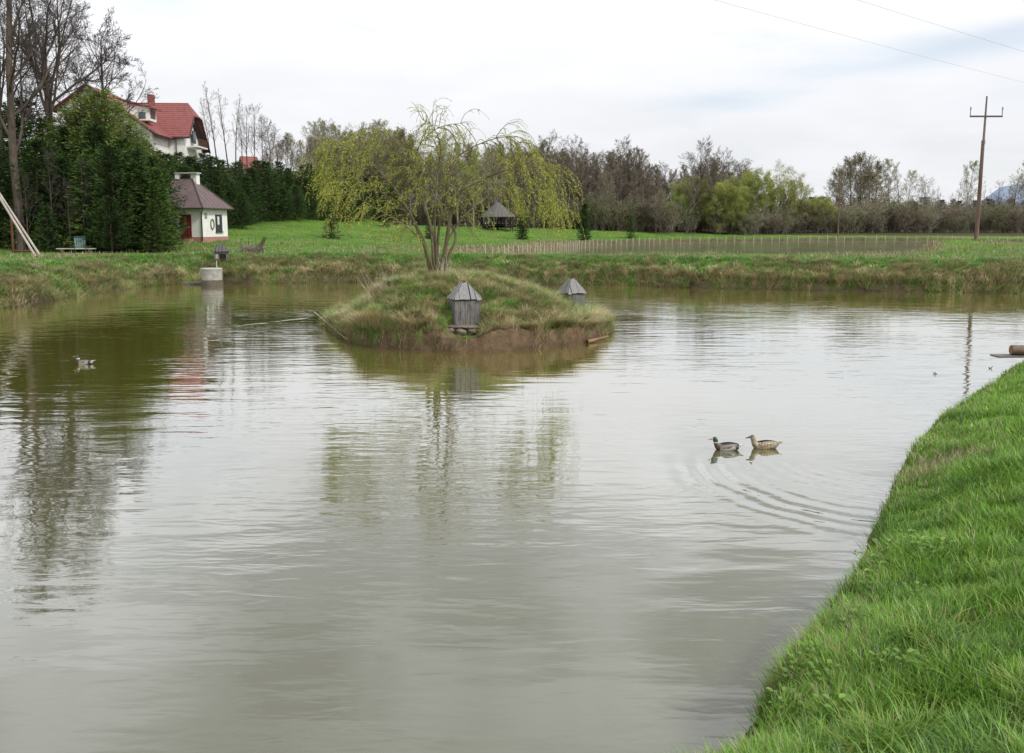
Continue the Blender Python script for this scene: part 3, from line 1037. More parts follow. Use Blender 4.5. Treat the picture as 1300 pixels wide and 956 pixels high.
def grow(seed, H, r0, levels, lean=(0, 0), trunk_frac=1.0):
    """levels: list of dict(n, ang, len, rad, up, jit, seg, start) -> segments per level"""
    random.seed(seed)
    segs = [[] for _ in levels]
    tips = []
    stack = [(Vector((0, 0, -0.3)), Vector((lean[0], lean[1], 1)).normalized(), H * trunk_frac, r0, 0)]
    while stack:
        p, d, L_, r, lv = stack.pop()
        c = levels[lv]
        ns = c['seg']
        pts = [p.copy()]; dirs = [d.copy()]
        sl_ = L_ / ns
        tip = c.get('tip', 0.25)
        for k in range(ns):
            d = (d + Vector((random.gauss(0, 1), random.gauss(0, 1), random.gauss(0, 1))) * c['jit'] + Vector((0, 0, c['up'] * (0.5 + k / ns)))).normalized()
            q_ = p + d * sl_
            ra = r * (1 - (1 - tip) * k / ns); rb = r * (1 - (1 - tip) * (k + 1) / ns)
            segs[lv].append((p[:], q_[:], ra, rb))
            p = q_
            pts.append(p.copy()); dirs.append(d.copy())
        if lv == len(levels) - 1:
            tips.append((pts, dirs))
            continue
        nx = levels[lv + 1]
        cnt = nx['n']
        az0 = random.random() * 6.28
        for i_ in range(cnt):
            t = nx['start'] + (1 - nx['start']) * (i_ + random.random()) / cnt
            t = min(t, 0.999)
            k = int(t * ns)
            f = t * ns - k
            pos = pts[k].lerp(pts[k + 1], f)
            dd = dirs[k + 1]
            rt = r * (1 - (1 - tip) * t)
            ax = rand_perp(dd) if lv > 0 else None
            if lv == 0:
                aa = az0 + i_ * 2.4 + random.gauss(0, 0.3)
                hx = Vector((math.cos(aa), math.sin(aa), 0))
                hx = (hx - dd * hx.dot(dd)).normalized()
                ax = hx
            an = R(nx['ang'] * (1 + random.gauss(0, 0.22)))
            if lv == 0: an *= (1.15 - 0.45 * t)
            nd = (dd * math.cos(an) + ax * math.sin(an)).normalized()
            fall = nx.get('fall', 0.55)
            ln = L_ * nx['len'] * (1 - fall * (t - nx['start']) / max(1e-3, 1 - nx['start'])) * random.uniform(0.7, 1.2)
            if lv == 0 and 'shape' in nx: ln = H * nx['shape'](t) * random.uniform(0.75, 1.15)
            stack.append((pos, nd, ln, min(max(rt * nx['rad'], 0.006), rt), lv + 1))
    return segs, tips


def tree_parts(root, segs, bark, twig, minr=0.006, haze=None, leaf_mat=None, trunk_levels=1, sides=(8, 5, 3, 3)):
    trunk = [s for l in segs[:trunk_levels] for s in l]
    o = seg_obj('trunk', trunk, sides[0], bark, root)
    Vs, Qs, off = [], [], 0
    for i_, l in enumerate(segs[trunk_levels:]):
        S = [(a, b, max(c_, minr), max(d_, minr)) for a, b, c_, d_ in l]
        if not S: continue
        v, q_ = tube_np(S, sides[min(i_ + 1, 3)])
        Vs.append(v); Qs.append(q_ + off); off += len(v)
    obj('crown', mesh_np('crown', np.vstack(Vs), np.vstack(Qs), None, None, twig), root)
    if haze:
        obj('foliage', haze_mesh(haze, leaf_mat), root)


def haze_mesh(data, mat):
    V, Q, cc = data
    return mesh_np('foliage', V, Q, None, cc, mat)


def tip_leaves(tips, per, ln, wd, pal, spread=0.1, droop=0.0):
    C_, D_ = [], []
    for pts, dirs in tips:
        for _ in range(per):
            k = random.randrange(1, len(pts))
            f = random.random()
            p = pts[k - 1].lerp(pts[k], f)
            C_.append((p.x + random.gauss(0, spread), p.y + random.gauss(0, spread), p.z + random.gauss(0, spread)))
            d = dirs[k]
            D_.append((d.x * 0.5 + random.gauss(0, .7), d.y * 0.5 + random.gauss(0, .7), d.z * 0.5 + random.gauss(0, .7) - droop))
    C_ = np.array(C_); D_ = np.array(D_)
    D_ /= np.linalg.norm(D_, axis=1)[:, None] + 1e-9
    n_ = len(C_)
    col = pick(pal, n_)
    return leaves_np(C_, D_, ln * (0.6 + 0.8 * rng.random(n_)), wd * (0.6 + 0.8 * rng.random(n_)), col)


PROTO = {}


def hide_proto(root):
    pass


def place(key, px, Y, top=None, rz=None, label=None, cat='tree', group=None, scale=None, dz=0.0, name=None, wide=1.0):
    """put a tree of the given kind at pixel column px and depth Y, its top reaching pixel row top"""
    p = at_y(px, 285, Y)
    z = g1(p.x, Y) + dz
    root, H = PROTO[key][0], PROTO[key][1]
    if not PROTO[key][2]:
        o = root; PROTO[key][2] = True
    else:
        o = copy_tree(root)
    if scale is None:
        scale = max(0.15, (at_y(px, top, Y).z - z) / H)
    o.location = (p.x, Y, z)
    o.rotation_euler = (0, 0, random.random() * 6.28 if rz is None else rz)
    o.scale = (scale * wide, scale * wide, scale)
    if label: o['label'] = label
    if cat: o['category'] = cat
    if group: o['group'] = group
    elif 'group' in o: del o['group']
    return o


def proto(key, name, H):
    o = bpy.data.objects.new(name, None)
    link(o)
    PROTO[key] = [o, H, False]
    return o


# --- bare forest trees
def bare_proto(key, name, seed, H, shape, ang=48, n1=22, n2=8, n3=7, twig=M_twig, bark=M_bark, r0=0.16, minr=0.011, haze=None, start=0.3, up=0.10):
    root = proto(key, name, H)
    lv = [dict(n=1, ang=0, len=1, rad=1, up=0.05, jit=0.035, seg=9, start=0, tip=0.12),
          dict(n=n1, ang=ang, len=0.4, rad=0.5, up=up, jit=0.10, seg=5, start=start, tip=0.3, shape=shape),
          dict(n=n2, ang=38, len=0.5, rad=0.55, up=0.06, jit=0.14, seg=3, start=0.2, tip=0.4),
          dict(n=n3, ang=34, len=0.55, rad=0.6, up=0.05, jit=0.16, seg=2, start=0.15, tip=0.5)]
    segs, tips = grow(seed, H, r0, lv)
    hz = None
    if haze:
        random.seed(seed); hz = tip_leaves(tips, *haze)
    tree_parts(root, segs, bark, twig, minr=minr, haze=hz, leaf_mat=M_leaf)
    return root


oval = lambda t: 0.32 * math.sin(PI * min(1, 0.15 + 0.8 * t)) ** 0.7
narrow = lambda t: 0.19 * math.sin(PI * min(1, 0.2 + 0.75 * t)) ** 0.7
wide_ = lambda t: 0.40 * math.sin(PI * min(1, 0.25 + 0.68 * t)) ** 0.6
BUD = [(0.25, 0.21, 0.15), (0.27, 0.22, 0.165), (0.23, 0.215, 0.13)]
YG = [(0.29, 0.32, 0.085), (0.34, 0.36, 0.11), (0.23, 0.27, 0.07)]
bare_proto('bareA', 'bare_tree', 1, 12, oval, haze=(5, 0.10, 0.05, BUD, 0.10))
bare_proto('bareB', 'bare_tree', 2, 12, wide_, ang=55, twig=M_twig_dark, haze=(3, 0.10, 0.05, BUD, 0.10))
bare_proto('bareC', 'bare_tree', 3, 12, narrow, ang=40, n1=26, haze=(5, 0.10, 0.05, BUD, 0.10))
bare_proto('bareD', 'bare_tree', 4, 12, oval, ang=42, twig=M_twig_grey, n1=24)
bare_proto('thin', 'bare_tree', 5, 12, narrow, ang=32, n1=16, n2=6, n3=5, twig=M_twig, r0=0.11, minr=0.008, start=0.35, up=0.16)
bare_proto('thinB', 'bare_tree', 6, 12, oval, ang=40, n1=14, n2=7, n3=5, twig=M_twig_dark, r0=0.12, minr=0.008, start=0.3, up=0.14)
bare_proto('birch', 'birch_tree', 7, 12, narrow, ang=42, n1=24, n2=7, n3=6, twig=M_twig, bark=M_birch, r0=0.13, haze=(5, 0.11, 0.07, YG, 0.10))
bare_proto('birchB', 'birch_tree', 8, 12, oval, ang=45, n1=22, n2=7, n3=6, twig=M_twig_grey, bark=M_birch, r0=0.12, haze=(3, 0.11, 0.07, YG, 0.10))
bare_proto('olive', 'budding_tree', 9, 10, wide_, ang=50, n1=26, n2=8, n3=7, twig=M_twig_grey, r0=0.14, haze=(4, 0.13, 0.08, [(0.20, 0.175, 0.095), (0.24, 0.21, 0.12), (0.17, 0.155, 0.08)], 0.14))


# --- green willows across the far pond
def willow_proto(key, seed, pal, H=9, per=15):
    root = proto(key, 'willow_tree', H)
    random.seed(seed)
    allS = [[], [], [], []]; tips = []
    for i_ in range(5):
        a = i_ * 1.26 + random.random()
        lv = [dict(n=1, ang=0, len=1, rad=1, up=0.05, jit=0.06, seg=6, start=0, tip=0.25),
              dict(n=11, ang=50, len=0.42, rad=0.5, up=0.02, jit=0.12, seg=4, start=0.18, tip=0.35, fall=0.4),
              dict(n=8, ang=45, len=0.5, rad=0.5, up=0.0, jit=0.16, seg=3, start=0.2, tip=0.4),
              dict(n=5, ang=40, len=0.55, rad=0.5, up=-0.04, jit=0.2, seg=2, start=0.2, tip=0.5)]
        s, t = grow(seed * 10 + i_, H * random.uniform(0.72, 0.95), 0.13, lv, lean=(0.42 * math.cos(a), 0.42 * math.sin(a)))
        for k in range(4): allS[k] += s[k]
        tips += t
    random.seed(seed + 5)
    hz = tip_leaves(tips, per, 0.15, 0.075, pal, 0.20)
    # light and shade painted into the leaf colour: paler outside and above, darker within
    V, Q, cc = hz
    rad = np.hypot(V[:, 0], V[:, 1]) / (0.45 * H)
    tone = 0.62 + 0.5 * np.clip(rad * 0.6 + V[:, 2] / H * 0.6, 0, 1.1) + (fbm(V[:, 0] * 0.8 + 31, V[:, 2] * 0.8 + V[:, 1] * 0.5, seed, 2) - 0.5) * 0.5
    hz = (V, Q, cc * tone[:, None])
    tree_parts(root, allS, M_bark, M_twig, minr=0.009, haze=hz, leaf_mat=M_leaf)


WP = [(0.36, 0.38, 0.11), (0.42, 0.43, 0.14), (0.30, 0.335, 0.095), (0.33, 0.37, 0.12)]
WP2 = [(0.26, 0.32, 0.10), (0.31, 0.36, 0.11), (0.22, 0.27, 0.085)]
willow_proto('willowA', 21, WP, per=19)
willow_proto('willowB', 22, WP2)
willow_proto('willowC', 23, WP, per=6)


# --- conifers
def conifer_proto(key, name, seed, H, prof, pal, droop=0.0, whorl=0.36, per=8, tuft=0.34, tw=0.075, bare=0.06, dens=1.0, up=0.25, scat=0.03):
    random.seed(seed)
    root = proto(key, name, H)
    S = []
    p = Vector((0, 0, -0.3)); r = 0.016 * H
    ns = 10
    for k in range(ns):
        q_ = Vector((random.gauss(0, 0.03), random.gauss(0, 0.03), H * (k + 1) / ns))
        S.append((p[:], q_[:], r * (1 - 0.92 * k / ns), r * (1 - 0.92 * (k + 1) / ns)))
        p = q_
    seg_obj('trunk', S, 7, M_bark, root)
    B, C_, D_, T_ = [], [], [], []
    z = bare * H
    while z < H * 0.985:
        t = z / H
        Lb = prof(t) * H
        nb = max(3, int(per * (0.6 + 0.4 * (1 - t))))
        a0 = random.random() * 6.28
        for i_ in range(nb):
            a = a0 + i_ * 6.283 / nb + random.gauss(0, 0.2)
            L_ = Lb * random.uniform(0.62, 1.12)
            zz_ = z + random.gauss(0, whorl * 0.3)
            d0 = Vector((math.cos(a), math.sin(a), up * (0.2 + t) - droop * (1 - t)))
            p0 = Vector((0, 0, zz_))
            m = max(2, int(L_ / 0.45))
            pr = p0
            for k in range(m):
                f = (k + 1) / m
                pk = p0 + d0 * (L_ * f) + Vector((random.gauss(0, 0.05), random.gauss(0, 0.05), 0.12 * L_ * f * f * (1 if droop < 0.3 else 0.6)))
                B.append((pr[:], pk[:], 0.02 * (1 - f) + 0.008, 0.02 * (1 - f) + 0.006))
                pr = pk
                if f < 0.25 and L_ > 1: continue
                cnt = max(1, int(dens * (11 if f < 0.99 else 15)))
                for _ in range(cnt):
                    s_ = random.choice((-1, 1))
                    side = Vector((-math.sin(a), math.cos(a), 0)) * s_
                    dd = d0.normalized() * random.uniform(0.3, 1.0) + side * random.uniform(0.0, 0.9) + Vector((0, 0, random.gauss(0.05 - 0.25 * droop, 0.28)))
                    cpos = pk - d0.normalized() * (random.random() * L_ / m) + side * (random.random() * 0.22 * L_ * (1.1 - f)) + Vector((0, 0, random.gauss(0, scat * L_)))
                    C_.append(cpos[:]); D_.append(dd.normalized()[:]); T_.append(f)
        z += whorl * random.uniform(0.7, 1.25) * (1.0 if t < 0.8 else 0.7)
    for k in range(14):
        C_.append((0, 0, H * (0.95 + 0.05 * random.random()))); D_.append(Vector((random.gauss(0, .35), random.gauss(0, .35), 1)).normalized()[:]); T_.append(1)
    C_ = np.array(C_); D_ = np.array(D_); T_ = np.array(T_)
    n_ = len(C_)
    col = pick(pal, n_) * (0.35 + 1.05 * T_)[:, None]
    sc = H / 10 if H > 6 else 0.75
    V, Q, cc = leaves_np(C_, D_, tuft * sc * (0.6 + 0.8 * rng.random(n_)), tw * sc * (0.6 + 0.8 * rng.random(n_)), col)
    o = seg_obj('limbs', B, 3, M_bark, root)
    o.name = 'branch_tiers'
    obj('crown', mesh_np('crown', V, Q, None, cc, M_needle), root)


PN = [(0.050, 0.086, 0.022), (0.066, 0.106, 0.026), (0.040, 0.070, 0.022), (0.085, 0.122, 0.030)]
PNB = [(0.042, 0.075, 0.024), (0.055, 0.090, 0.028), (0.034, 0.060, 0.022)]
PNO = [(0.085, 0.125, 0.030), (0.105, 0.145, 0.036), (0.070, 0.100, 0.026), (0.12, 0.125, 0.040)]
cone = lambda t: 0.23 * (1 - t) ** 0.75 + 0.015
fat = lambda t: 0.27 * (1 - t) ** 0.6 * (0.75 + 0.4 * math.sin(PI * t)) + 0.02
pine = lambda t: 0.27 * math.sin(PI * min(1, 0.28 + 0.72 * t)) ** 0.8 + 0.02
small = lambda t: 0.34 * (1 - t) ** 0.9 + 0.015
conifer_proto('spruceA', 'spruce_tree', 31, 10, cone, PN, droop=0.25)
conifer_proto('spruceB', 'spruce_tree', 32, 10, fat, PNB, droop=0.15, per=9, scat=0.06)
conifer_proto('pineA', 'pine_tree', 33, 10, pine, PNB, droop=-0.1, per=9, tuft=0.36, tw=0.08, bare=0.10, scat=0.10)
conifer_proto('olivecon', 'larch_tree', 34, 10, lambda t: 0.30 * math.sin(PI * min(1, 0.32 + 0.66 * t)) ** 0.7 + 0.02, PNO, droop=-0.15, per=10, bare=0.05, scat=0.13, tuft=0.30, tw=0.06)
conifer_proto('smallspruce', 'small_spruce', 35, 4, small, PNB, droop=0.35, whorl=0.22, per=10, tuft=0.26, tw=0.06, bare=0.03, dens=1.2)
conifer_proto('columnspruce', 'small_spruce', 36, 4, lambda t: 0.20 * (1 - t) ** 0.6 + 0.02, PNB, droop=0.2, whorl=0.2, per=10, tuft=0.26, tw=0.06, bare=0.03, dens=1.2)


# --- thicket shrubs
def shrub_proto(key, seed, twig, haze_pal, H=4.0, per=3, spread=0.55, stems=16):
    root = proto(key, 'bare_shrub', H)
    random.seed(seed)
    allS = [[], [], []]; tips = []
    for i_ in range(stems):
        a = random.random() * 6.28; l_ = random.random() * spread
        lv = [dict(n=1, ang=0, len=1, rad=1, up=0.05, jit=0.08, seg=5, start=0, tip=0.3),
              dict(n=9, ang=32, len=0.42, rad=0.6, up=0.05, jit=0.13, seg=3, start=0.15, tip=0.4, fall=0.3),
              dict(n=6, ang=32, len=0.5, rad=0.6, up=0.03, jit=0.16, seg=2, start=0.15, tip=0.5)]
        s, t = grow(seed * 50 + i_, H * random.uniform(0.6, 0.98), 0.03, lv, lean=(l_ * math.cos(a), l_ * math.sin(a)))
        ox, oy = random.gauss(0, 0.5), random.gauss(0, 0.5)
        mv = lambda q_: (q_[0] + ox, q_[1] + oy, q_[2])
        for k in range(3): allS[k] += [(mv(a_), mv(b_), c_, d_) for a_, b_, c_, d_ in s[k]]
        for pts, dirs in t:
            tips.append(([q_ + Vector((ox, oy, 0)) for q_ in pts], dirs))
    hz = tip_leaves(tips, per, 0.13, 0.07, haze_pal, 0.10) if per else None
    tree_parts(root, allS, twig, twig, minr=0.010, haze=hz, leaf_mat=M_leaf, sides=(4, 3, 3, 3))


shrub_proto('shrubA', 41, M_twig_grey, [(0.27, 0.26, 0.16), (0.32, 0.30, 0.20)])
shrub_proto('shrubB', 42, M_twig, [(0.22, 0.18, 0.12), (0.19, 0.155, 0.10)], per=3)
shrub_proto('shrubG', 43, M_twig_grey, [(0.20, 0.225, 0.10), (0.24, 0.26, 0.12), (0.17, 0.19, 0.085)], per=4)


# ------------------------------------------------------------------ wood, conifers and shrubs placed
rr_ = random.Random(11)

# conifers of the stand on the left
front = [(-60, 66, 150), (-34, 66, 150), (-12, 62, 172), (10, 70, 140), (28, 66, 150), (52, 63, 178), (66, 72, 150), (84, 63, 200), (92, 68, 165), (112, 62, 196), (128, 66, 160),
         (146, 63, 186), (160, 66, 176), (178, 64, 190), (192, 66, 200), (202, 64, 214), (207, 67, 222), (40, 75, 128), (8, 64, 240), (60, 61, 262), (140, 61, 250), (196, 62, 255)]
for k, (px, Y, top) in enumerate(front):
    place(['spruceA', 'spruceB', 'pineA'][k % 3], px, Y, top, label='dark green conifer in the dense stand along the left lawn', cat='conifer',
          group='conifers of the left stand', wide=1.3)
for k, (px, Y, top, wd) in enumerate([(84, 71, 160, 1.0), (98, 70, 140, 1.0), (116, 69, 126, 0.95), (126, 72, 122, 0.9), (176, 70, 168, 0.8), (136, 68, 115, 0.95), (152, 70, 134, 0.9), (168, 67, 156, 0.95), (184, 67, 182, 0.9)]):
    place('olivecon', px, Y, top, label='tall olive green tree with fine foliage rising out of the left conifer stand', cat='tree',
          group='olive trees of the left stand', wide=wd)
for k, (px, Y, top) in enumerate([(76, 64, 186), (104, 63.5, 214), (120, 64.5, 190), (133, 63, 224), (150, 64, 200), (166, 63, 220), (182, 63.5, 206), (94, 62.5, 246), (198, 63, 230), (30, 62, 220), (207, 64.5, 236)]):
    place('spruceA', px, Y, top, label='pointed spruce in the front edge of the dense stand along the left lawn', cat='conifer',
          group='pointed spruces of the left stand', wide=1.25)
for k, (px, Y, top) in enumerate([(224, 88, 206), (246, 92, 200), (262, 96, 196), (284, 95, 204), (304, 98, 206), (322, 96, 214), (296, 92, 232), (340, 99, 206),
                                   (212, 84, 196), (232, 98, 194), (238, 84, 212), (254, 90, 208), (272, 92, 200), (314, 94, 224), (330, 100, 204), (278, 88, 236), (308, 90, 246), (204, 88, 200), (190, 90, 182), (205, 92, 192), (222, 94, 198), (243, 96, 200)]):
    place(['pineA', 'spruceB'][k % 2], px, Y, top, label='dark pine on the slope behind the white cottage', cat='conifer',
          group='pines behind the cottage', wide=1.35)
for k, (px, Y, top) in enumerate([(352, 104, 222), (368, 108, 214), (386, 108, 210), (404, 110, 214), (424, 112, 212), (446, 112, 218), (466, 113, 226), (484, 112, 234),
                                   (376, 102, 236), (412, 105, 238), (440, 107, 240), (498, 116, 236), (356, 108, 206), (395, 112, 208), (360, 100, 240), (394, 104, 244), (428, 106, 244), (458, 109, 240)]):
    place(['pineA', 'spruceB', 'pineA'][k % 3], px, Y, top, label='dark pine in the row at the top of the lawn, left of the willow', cat='conifer',
          group='pines at the top of the lawn', wide=1.35)

for px, Y, top in [(66, 61.5, 196), (106, 61.5, 205), (34, 60.5, 226), (88, 61, 232)]:
    place('thinB', px, Y, top, label='small bare tree standing in front of the dark conifers at the left', cat='bare tree', group='small bare trees before the left stand')

# single small spruces on the lawn
SPR = [(421, 88, 258, 'smallspruce', 1.0, 'broad dark young spruce alone on the lawn below the row of pines'),
       (663, 104, 260, 'columnspruce', 1.0, 'narrow dark young spruce just right of the wooden gazebo'),
       (742, 108, 259, 'columnspruce', 1.05, 'dark young spruce in the open, at the foot of the brown wood'),
       (801, 118, 274, 'smallspruce', 0.9, 'smallest dark young spruce beside the green willows'),
       (545, 96, 270, 'columnspruce', 0.9, 'dark young spruce seen behind the stems of the weeping willow'),
       (489, 106, 262, 'smallspruce', 0.9, 'dark young spruce at the right end of the row of pines')]
for px, Y, top, key, wd, lab in SPR:
    place(key, px, Y, top, label=lab, cat='spruce', wide=wd, group='young spruces on the lawn')

# bare trees against the sky behind the big house
for px, Y, top, key in [(281, 122, 103, 'thin'), (272, 124, 125, 'thin'), (294, 126, 112, 'thin'), (302, 124, 118, 'thin'), (316, 126, 138, 'thinB'), (326, 124, 136, 'thinB'),
                        (336, 128, 150, 'thinB'), (344, 130, 158, 'bareB'), (310, 130, 140, 'thin'), (356, 132, 172, 'bareD'), (366, 130, 176, 'bareA')]:
    place(key, px, Y, top, label='bare tree against the sky to the right of the red roofed house', cat='bare tree', group='bare trees beside the red roofed house')

# budding birches behind the lawn
for k in range(46):
    px = 372 + 268 * (k + rr_.random()) / 46
    Y = 122 + 20 * rr_.random()
    top = np.interp(px, [370, 400, 430, 460, 500, 560, 620, 650], [172, 155, 160, 158, 168, 178, 188, 184]) + rr_.uniform(-4, 26)
    place(['birch', 'birchB', 'birch', 'bareD', 'bareC'][k % 5], px, Y, top, label='slim budding tree in the wood behind the lawn and the weeping willow', cat='tree', group='budding trees behind the lawn')
for k in range(40):
    px = 336 + 190 * (k + rr_.random()) / 40
    Y = 124 + 26 * rr_.random()
    top = np.interp(px, [336, 370, 400, 440, 480, 526], [186, 172, 158, 162, 166, 174]) + rr_.uniform(-2, 40)
    place(['birchB', 'olive', 'bareA', 'birch'][k % 4], px, Y, top, label='slim budding tree in the wood behind the lawn and the weeping willow', cat='tree', group='budding trees behind the lawn')
place('birch', 601, 112, 196, label='white stemmed birch just left of the wooden gazebo', cat='birch')

# the brown wood
for k in range(88):
    px = 612 + 330 * (k + rr_.random()) / 88
    front_ = (k % 4 == 0)
    Y = (128 if front_ else 134) + 24 * rr_.random()
    top = np.interp(px, [610, 650, 690, 720, 745, 765, 790, 808, 830, 860, 885, 905, 930, 950], [188, 180, 180, 184, 192, 200, 182, 190, 210, 222, 196, 198, 212, 226]) + (rr_.uniform(15, 45) if front_ else rr_.uniform(-3, 22))
    place(['bareA', 'bareB', 'bareC', 'bareA', 'bareC'][k % 5], px, Y, top, label='bare brown tree in the dense wood beyond the far pond', cat='bare tree', group='bare trees of the brown wood')
for px, Y, top, key in [(888, 150, 188, 'bareB'), (912, 152, 200, 'bareB'), (935, 152, 206, 'bareD')]:
    place(key, px, Y, top, label='bare crown rising above the green willows', cat='bare tree', group='bare crowns above the willows')

for k in range(60):
    px = 400 + 480 * (k + rr_.random()) / 60
    Y = 158 + 22 * rr_.random()
    top = np.interp(px, [400, 610, 650, 690, 720, 745, 765, 790, 808, 830, 860, 880], [185, 195, 188, 184, 188, 196, 204, 188, 196, 214, 228, 215]) + rr_.uniform(2, 30)
    place(['bareA', 'bareC', 'bareB', 'bareC'][k % 4], px, Y, top, label='bare brown tree in the dense wood beyond the far pond', cat='bare tree', group='bare trees of the brown wood', wide=1.2)
# green willows
for px, Y, top, key, wd in [(858, 136, 238, 'willowB', 1.0), (884, 138, 226, 'willowA', 1.0), (912, 135, 232, 'willowA', 1.1), (938, 142, 216, 'willowB', 1.0), (930, 134, 240, 'willowA', 0.9),
                            (962, 142, 216, 'willowA', 0.9), (992, 142, 214, 'willowC', 1.0), (1008, 143, 222, 'willowC', 0.9), (1043, 142, 250, 'willowA', 1.1),
                            (842, 133, 254, 'willowB', 1.0), (790, 131, 258, 'willowB', 1.0), (822, 137, 250, 'willowB', 0.9), (752, 132, 252, 'willowB', 0.7)]:
    place(key, px, Y, top, label='round bright green willow beyond the far pond', cat='willow', group='green willows beyond the far pond', wide=wd * 0.95)

# right-hand bare trees and the grey thicket
for px, Y, top, key, lab in [(1062, 158, 222, 'olive', 'a'), (1078, 160, 208, 'olive', 'a'), (1092, 160, 204, 'olive', 'a'), (1108, 161, 214, 'olive', 'a'), (1100, 156, 226, 'olive', 'a')]:
    place(key, px, Y, top, label='round olive brown crown left of the power pole', cat='tree', group='olive brown trees right of the willows')
for px, Y, top, key in [(1130, 166, 206, 'birchB'), (1142, 168, 212, 'thin'), (1150, 168, 220, 'birchB'), (1176, 170, 228, 'bareD'), (1184, 172, 236, 'thin'), (1202, 172, 244, 'thin'),
                        (1222, 170, 208, 'birchB'), (1214, 172, 226, 'thin'), (1230, 173, 230, 'thin'), (1264, 176, 232, 'thinB'), (1284, 174, 224, 'bareD'), (1300, 172, 208, 'birchB'),
                        (1318, 172, 215, 'bareA'), (1340, 175, 220, 'bareD'), (1246, 176, 238, 'thin')]:
    place(key, px, Y, top, label='thin pale bare tree standing in the grey thicket on the right', cat='bare tree', group='thin bare trees over the thicket')
for k in range(104):
    px = 690 + 670 * (k + rr_.random()) / 104
    Y = np.interp(px, [690, 800, 1000, 1100, 1360], [129, 129, 134, 142, 146]) + 14 * rr_.random()
    top = np.interp(px, [690, 820, 960, 1040, 1120, 1200, 1300, 1360], [284, 280, 266, 262, 256, 262, 262, 262]) + rr_.uniform(-5, 12)
    place(['shrubA', 'shrubB', 'shrubG'][0 if k % 7 in (0, 2, 5) else (1 if k % 7 in (1, 3, 6) else 2)], px, Y, top, label='leafless shrub of the thicket at the edge of the far meadow', cat='shrub', group='shrubs of the thicket', wide=1.5)
for k in range(90):
    px = 440 + 420 * (k + rr_.random()) / 90
    place(['shrubB', 'shrubB', 'shrubG'][k % 3], px, (np.interp(px, [440, 600, 700], [124, 126, 130])) + 26 * rr_.random() ** 1.5, rr_.uniform(244, 276), label='low brown undergrowth shrub at the foot of the wood', cat='shrub', group='undergrowth shrubs', wide=1.4)
for k in range(34):
    px = 1010 + 360 * (k + rr_.random()) / 34
    place(['shrubB', 'spruceB', 'bareC', 'pineA'][k % 4], px, 205 + 25 * rr_.random(), rr_.uniform(250, 258), label='dark tree in the low wood far behind the thicket', cat='tree', group='far low wood', wide=1.6)


# ------------------------------------------------------------------ the big bare trees on the left
def big_tree(name, label, px, Y, H, r0, seed, trunk, n1, start, ang1, len1, lean=(0, 0), twig=M_twig_dark, n2=9, n3=8, n4=5, rz=0.0, minr=0.010):
    p = at_y(px, 285, Y)
    root = thing(name, label, 'bare tree', (p.x, Y, g1(p.x, Y)), rz)
    lv = [dict(n=1, ang=0, len=1, rad=1, up=0.04, jit=0.03, seg=9, start=0, tip=0.45),
          dict(n=n1, ang=ang1, len=len1, rad=0.46, up=0.07, jit=0.10, seg=8, start=start, tip=0.2, fall=0.25),
          dict(n=n2, ang=42, len=0.48, rad=0.55, up=0.06, jit=0.13, seg=5, start=0.18, tip=0.25),
          dict(n=n3, ang=38, len=0.46, rad=0.55, up=0.04, jit=0.15, seg=3, start=0.15, tip=0.4),
          dict(n=n4, ang=36, len=0.5, rad=0.6, up=0.03, jit=0.17, seg=2, start=0.15, tip=0.6)]
    segs, tips = grow(seed, H, r0, lv, lean=lean, trunk_frac=trunk)
    tree_parts(root, segs, M_bark, twig, minr=minr, trunk_levels=2)
    return root


big_tree('bare_tree', 'tall bare tree with a thick trunk at the left edge, beside the leaning white poles', 24, 61, 22, 0.33, 103, 0.85, 12, 0.34, 42, 0.42)
big_tree('bare_tree', 'thin dark trunked bare tree cut by the left edge of the picture', 6, 63, 23, 0.24, 117, 0.85, 9, 0.4, 30, 0.45)
big_tree('bare_tree', 'large bare tree with a forked trunk standing up out of the left conifers', 74, 72, 23.5, 0.44, 131, 0.66, 12, 0.50, 46, 0.62, n2=12, n3=10)
big_tree('bare_tree', 'smaller bare tree with a rounded twiggy crown in front of the big house gable', 146, 86, 20, 0.22, 151, 0.8, 15, 0.5, 50, 0.40, minr=0.012)


# ------------------------------------------------------------------ weeping willow on the island
wx, wy = at_y(556, 350, 30.0).x, 30.0
wz = i1(wx, wy)
wil = thing('weeping_willow', 'multi stemmed weeping willow with hanging yellow green shoots on the island', 'willow', (wx, wy, wz))
random.seed(404)


def catmull(pts, n=4):
    out = []
    P = [pts[0]] + pts + [pts[-1]]
    for i_ in range(1, len(P) - 2):
        a, b, c_, d = P[i_ - 1], P[i_], P[i_ + 1], P[i_ + 2]
        for k in range(n):
            t = k / n
            out.append(0.5 * ((2 * b) + (c_ - a) * t + (2 * a - 5 * b + 4 * c_ - d) * t * t + (-a + 3 * b - 3 * c_ + d) * t ** 3))
    out.append(pts[-1])
    return out


